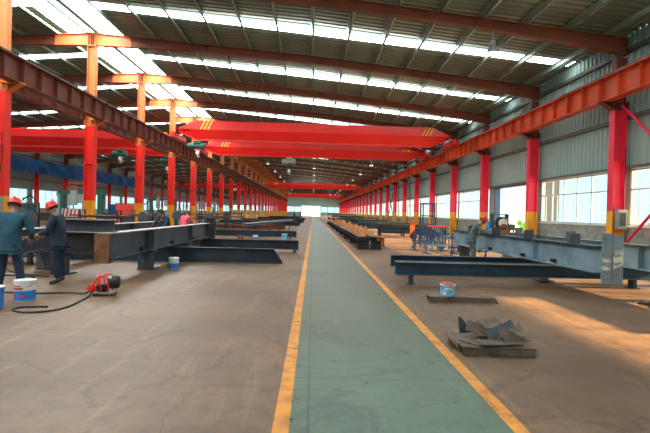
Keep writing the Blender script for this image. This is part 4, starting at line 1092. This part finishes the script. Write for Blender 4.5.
    for s in 'LR':
        a = add(V(P['hip'+s])-V((0, 0, 0.06)), 0.088, 0); m1 = add(V(P['hip'+s]).lerp(V(P['kn'+s]), 0.5), 0.092, a); b = add(P['kn'+s], 0.082, m1); c = add(V(P['kn'+s]).lerp(V(P['an'+s]), 0.5), 0.074, b); add(V(P['kn'+s]).lerp(V(P['an'+s]), 0.95), 0.07, c)
    skin_mesh('trousers', J, E, pants, t)
    for s in 'LR':
        an = V(P['an'+s]); to = V(P['toe'+s]); J = [(tuple(an+V((0, 0, 0.04))), 0.055)]; E = []
        a = add(an+V((0, 0, -0.02)), (0.052, 0.05), 0); b = add(an.lerp(to, 0.6)+V((0, 0, -0.005)), (0.056, 0.042), a); add(to, (0.048, 0.032), b)
        skin_mesh('boot', J, E, 'boot', t)
    return t, P
def pose(**kw):
    P = dict(pel=(0, 0, 0.95), chest=(0, 0.0, 1.28), neck=(0, 0.0, 1.47), head=(0, -0.02, 1.60),
        shL=(0.2, 0, 1.40), elL=(0.27, 0.02, 1.12), wrL=(0.27, -0.06, 0.87), shR=(-0.2, 0, 1.40), elR=(-0.27, 0.02, 1.12), wrR=(-0.27, -0.06, 0.87),
        hipL=(0.1, 0, 0.88), knL=(0.12, -0.02, 0.5), anL=(0.13, 0.03, 0.1), toeL=(0.15, -0.14, 0.04),
        hipR=(-0.1, 0, 0.88), knR=(-0.12, -0.02, 0.5), anR=(-0.13, 0.03, 0.1), toeR=(-0.15, -0.14, 0.04))
    P.update(kw); return P
# worker one: back to us, head bowed, hands on the work in front
person('worker in red hard hat and teal shirt, seen from behind, far left', (-5.42, 8.3, 0), PI+0.12,
    pose(chest=(0, -0.05, 1.28), neck=(0, -0.10, 1.46), head=(0, -0.15, 1.585), face=(0, -0.9, -0.35),
         shL=(0.21, -0.06, 1.40), elL=(0.33, -0.14, 1.12), wrL=(0.24, -0.38, 1.02), shR=(-0.21, -0.06, 1.40), elR=(-0.32, -0.12, 1.12), wrR=(-0.2, -0.36, 0.98),
         knL=(0.13, -0.03, 0.5), anL=(0.15, 0.06, 0.1), toeL=(0.19, -0.11, 0.04), knR=(-0.15, -0.04, 0.5), anR=(-0.22, -0.02, 0.1), toeR=(-0.26, -0.19, 0.04)), 'teal', 'navy')
# worker two: faces left toward the first
person('worker in red hard hat and dark clothes holding a tool, second from left', (-5.22, 9.55, 0), -PI/2+0.15,
    pose(chest=(0, -0.04, 1.25), neck=(0, -0.09, 1.42), head=(0, -0.14, 1.545), face=(0, -0.85, -0.5),
         shL=(0.19, -0.05, 1.37), elL=(0.24, -0.13, 1.10), wrL=(0.12, -0.36, 1.02), shR=(-0.19, -0.05, 1.37), elR=(-0.24, -0.13, 1.1), wrR=(-0.12, -0.36, 0.98), palmL=(-0.6, -0.2, -0.7), palmR=(0.6, -0.2, -0.7), curl=0.9,
         anL=(0.14, 0.05, 0.1), toeL=(0.17, -0.12, 0.04)), 'navy', 'navy')
t = thing('angle_grinder', 'small dark grinder in the hands of the second worker', 'grinder', (-5.80, 9.47, 0.93))
g = B(); tube(g, [(-0.15, 0, 0.0), (0.16, 0, 0.03)], [0.03, 0.035], 10); obj('body', g, 'rust', t)
g = B(); lathe(g, [(0.06, -0.006), (0.06, 0.006)], 16, (-0.16, 0, -0.03)); obj('disc', g, 'white', t)
# worker three, bending behind the beams
person('bareheaded person in dark blue, bending behind the raised left beam', (-5.65, 17.6, 0), -0.5,
    pose(pel=(0, 0.12, 0.92), chest=(0, -0.06, 1.18), neck=(0, -0.17, 1.33), head=(0, -0.24, 1.45), face=(0, -0.8, -0.6),
         shL=(0.2, -0.09, 1.28), elL=(0.3, -0.24, 1.04), wrL=(0.25, -0.42, 0.86), shR=(-0.2, -0.09, 1.28), elR=(-0.3, -0.24, 1.04), wrR=(-0.25, -0.42, 0.86),
         hipL=(0.1, 0.12, 0.86), hipR=(-0.1, 0.12, 0.86)), 'navy', 'navy', hat=False)
person('person in pink shirt stooping beyond the raised left beams', (-6.6, 23.6, 0), PI-0.2,
    pose(pel=(0, 0.12, 0.86), chest=(0, -0.1, 1.12), neck=(0, -0.26, 1.25), head=(0, -0.35, 1.36), face=(0, -0.7, -0.7),
         shL=(0.2, -0.14, 1.22), elL=(0.3, -0.28, 0.98), wrL=(0.2, -0.46, 0.8), shR=(-0.2, -0.14, 1.22), elR=(-0.3, -0.28, 0.98), wrR=(-0.2, -0.46, 0.8),
         hipL=(0.1, 0.12, 0.8), hipR=(-0.1, 0.12, 0.8), knL=(0.12, -0.06, 0.46), knR=(-0.12, -0.06, 0.46)), 'pink', 'navy', hat=False)
person('person in dark clothes standing far down the aisle at left', (-2.5, 62.0, 0), PI/2,
    pose(), 'navy', 'navy', hat=False)
person('distant person in dark clothes, right beside the other in aisle', (-1.75, 64.0, 0), -PI/2,
    pose(), 'cloth', 'navy', hat=True)
# right worker: bending forward, facing right, grinding the beam
person('worker in red hard hat and grey clothes leaning over the right beam', (5.18, 14.55, 0), PI/2-0.25,
    pose(pel=(0, 0.08, 0.93), chest=(0, -0.06, 1.22), neck=(0, -0.18, 1.37), head=(0, -0.27, 1.47), face=(0, -0.7, -0.7),
         shL=(0.2, -0.1, 1.32), elL=(0.27, -0.3, 1.12), wrL=(0.14, -0.50, 1.20), shR=(-0.2, -0.1, 1.32), elR=(-0.27, -0.26, 1.08), wrR=(-0.12, -0.46, 1.17), curl=0.9,
         hipL=(0.1, 0.08, 0.86), hipR=(-0.1, 0.08, 0.86)), 'cloth', 'cloth')
t = thing('welding_mask', 'dark hand-held welding mask in front of the right worker', 'mask', (6.02, 14.2, 1.22), -0.6)
g = B(); prism(g, [(-0.13, -0.12), (-0.07, -0.17), (0.07, -0.17), (0.13, -0.12), (0.14, 0.1), (0.08, 0.17), (-0.08, 0.17), (-0.14, 0.1)], 'y', -0.012, 0.012, Matrix.Rotation(-0.5, 4, 'Y')); obj('shield', g, 'rust', t)
g = B(); box(g, -0.06, 0.06, -0.02, 0.02, 0.0, 0.06); obj('lens', g, 'black', t)

# ---------------------------------------------------------------- greenery outside the door
def bush(x, y, r, lab):
    g = B()
    for i in range(26):
        a = random.uniform(0, 2*PI); rr = r*random.uniform(0, 0.75); z = random.uniform(0.2, 1.0)*r*1.4
        bmesh.ops.create_icosphere(g, subdivisions=2, radius=r*random.uniform(0.25, 0.42), matrix=Matrix.Translation((rr*math.cos(a), rr*math.sin(a), z)))
    for v in g.verts: v.co += Vector((random.uniform(-1, 1), random.uniform(-1, 1), random.uniform(-1, 1)))*0.05*r
    o = tag(obj('shrub', g, 'leaf'), lab, 'shrub', 'shrubs outside the right wall'); o.location = (x, y, -0.2)
bush(19.6, 41.6, 0.95, 'green shrub outside, seen through the open side door')
bush(21.0, 27.0, 1.0, 'green shrub outside, seen through the nearest right window')

t = thing('outbuilding', 'grey outbuilding outside, seen through the window beside the side door', 'building', (34.6, 67.6, -0.2))
g = B(); box(g, -0.9, 0.9, -2.6, 2.2, 0, 8.5); obj('wall', g, 'girt', t)
g = B(); box(g, -1.1, 1.1, -2.8, 2.4, 8.5, 8.8); obj('roof', g, 'grey', t)
for z in (1.2, 4.6):
    g = B(); box(g, -0.95, -0.9, -1.6, 0.6, z, z+1.6); obj('window', g, 'girt', t)
# ---------------------------------------------------------------- light
w = bpy.data.worlds.new('sky'); bpy.context.scene.world = w; w.use_nodes = True
bg = w.node_tree.nodes['Background']; bg.inputs[0].default_value = (0.56, 0.90, 1.0, 1); bg.inputs[1].default_value = 1.6
s = bpy.data.lights.new('sun', 'SUN'); s.energy = 38.0; s.color = (1.0, 0.56, 0.24); s.angle = math.radians(1.5)
so = bpy.data.objects.new('sun', s); C.objects.link(so)
d = Vector((-1.0, 0.05, -0.405)); so.rotation_euler = d.to_track_quat('-Z', 'Y').to_euler()

# ---------------------------------------------------------------- camera
cam = bpy.data.cameras.new('camera'); cam.sensor_width = 36; cam.lens = 36*456/650; cam.clip_end = 600
co = bpy.data.objects.new('camera', cam); C.objects.link(co)
yaw, pitch, roll = 12/456, 3.5/456, 0.025
R = Matrix.Rotation(-yaw, 4, 'Z') @ Matrix.Rotation(PI/2-pitch, 4, 'X') @ Matrix.Rotation(roll, 4, 'Z')
co.matrix_world = Matrix.Translation((0, 0, 1.6)) @ R
sc = bpy.context.scene; sc.camera = co
sc.view_settings.view_transform = 'Standard'; sc.view_settings.look = 'None'
sc.view_settings.exposure = 0.30; sc.view_settings.gamma = 1.0
sc.cycles.max_bounces = 8; sc.cycles.diffuse_bounces = 5
sc.cycles.sample_clamp_indirect = 6
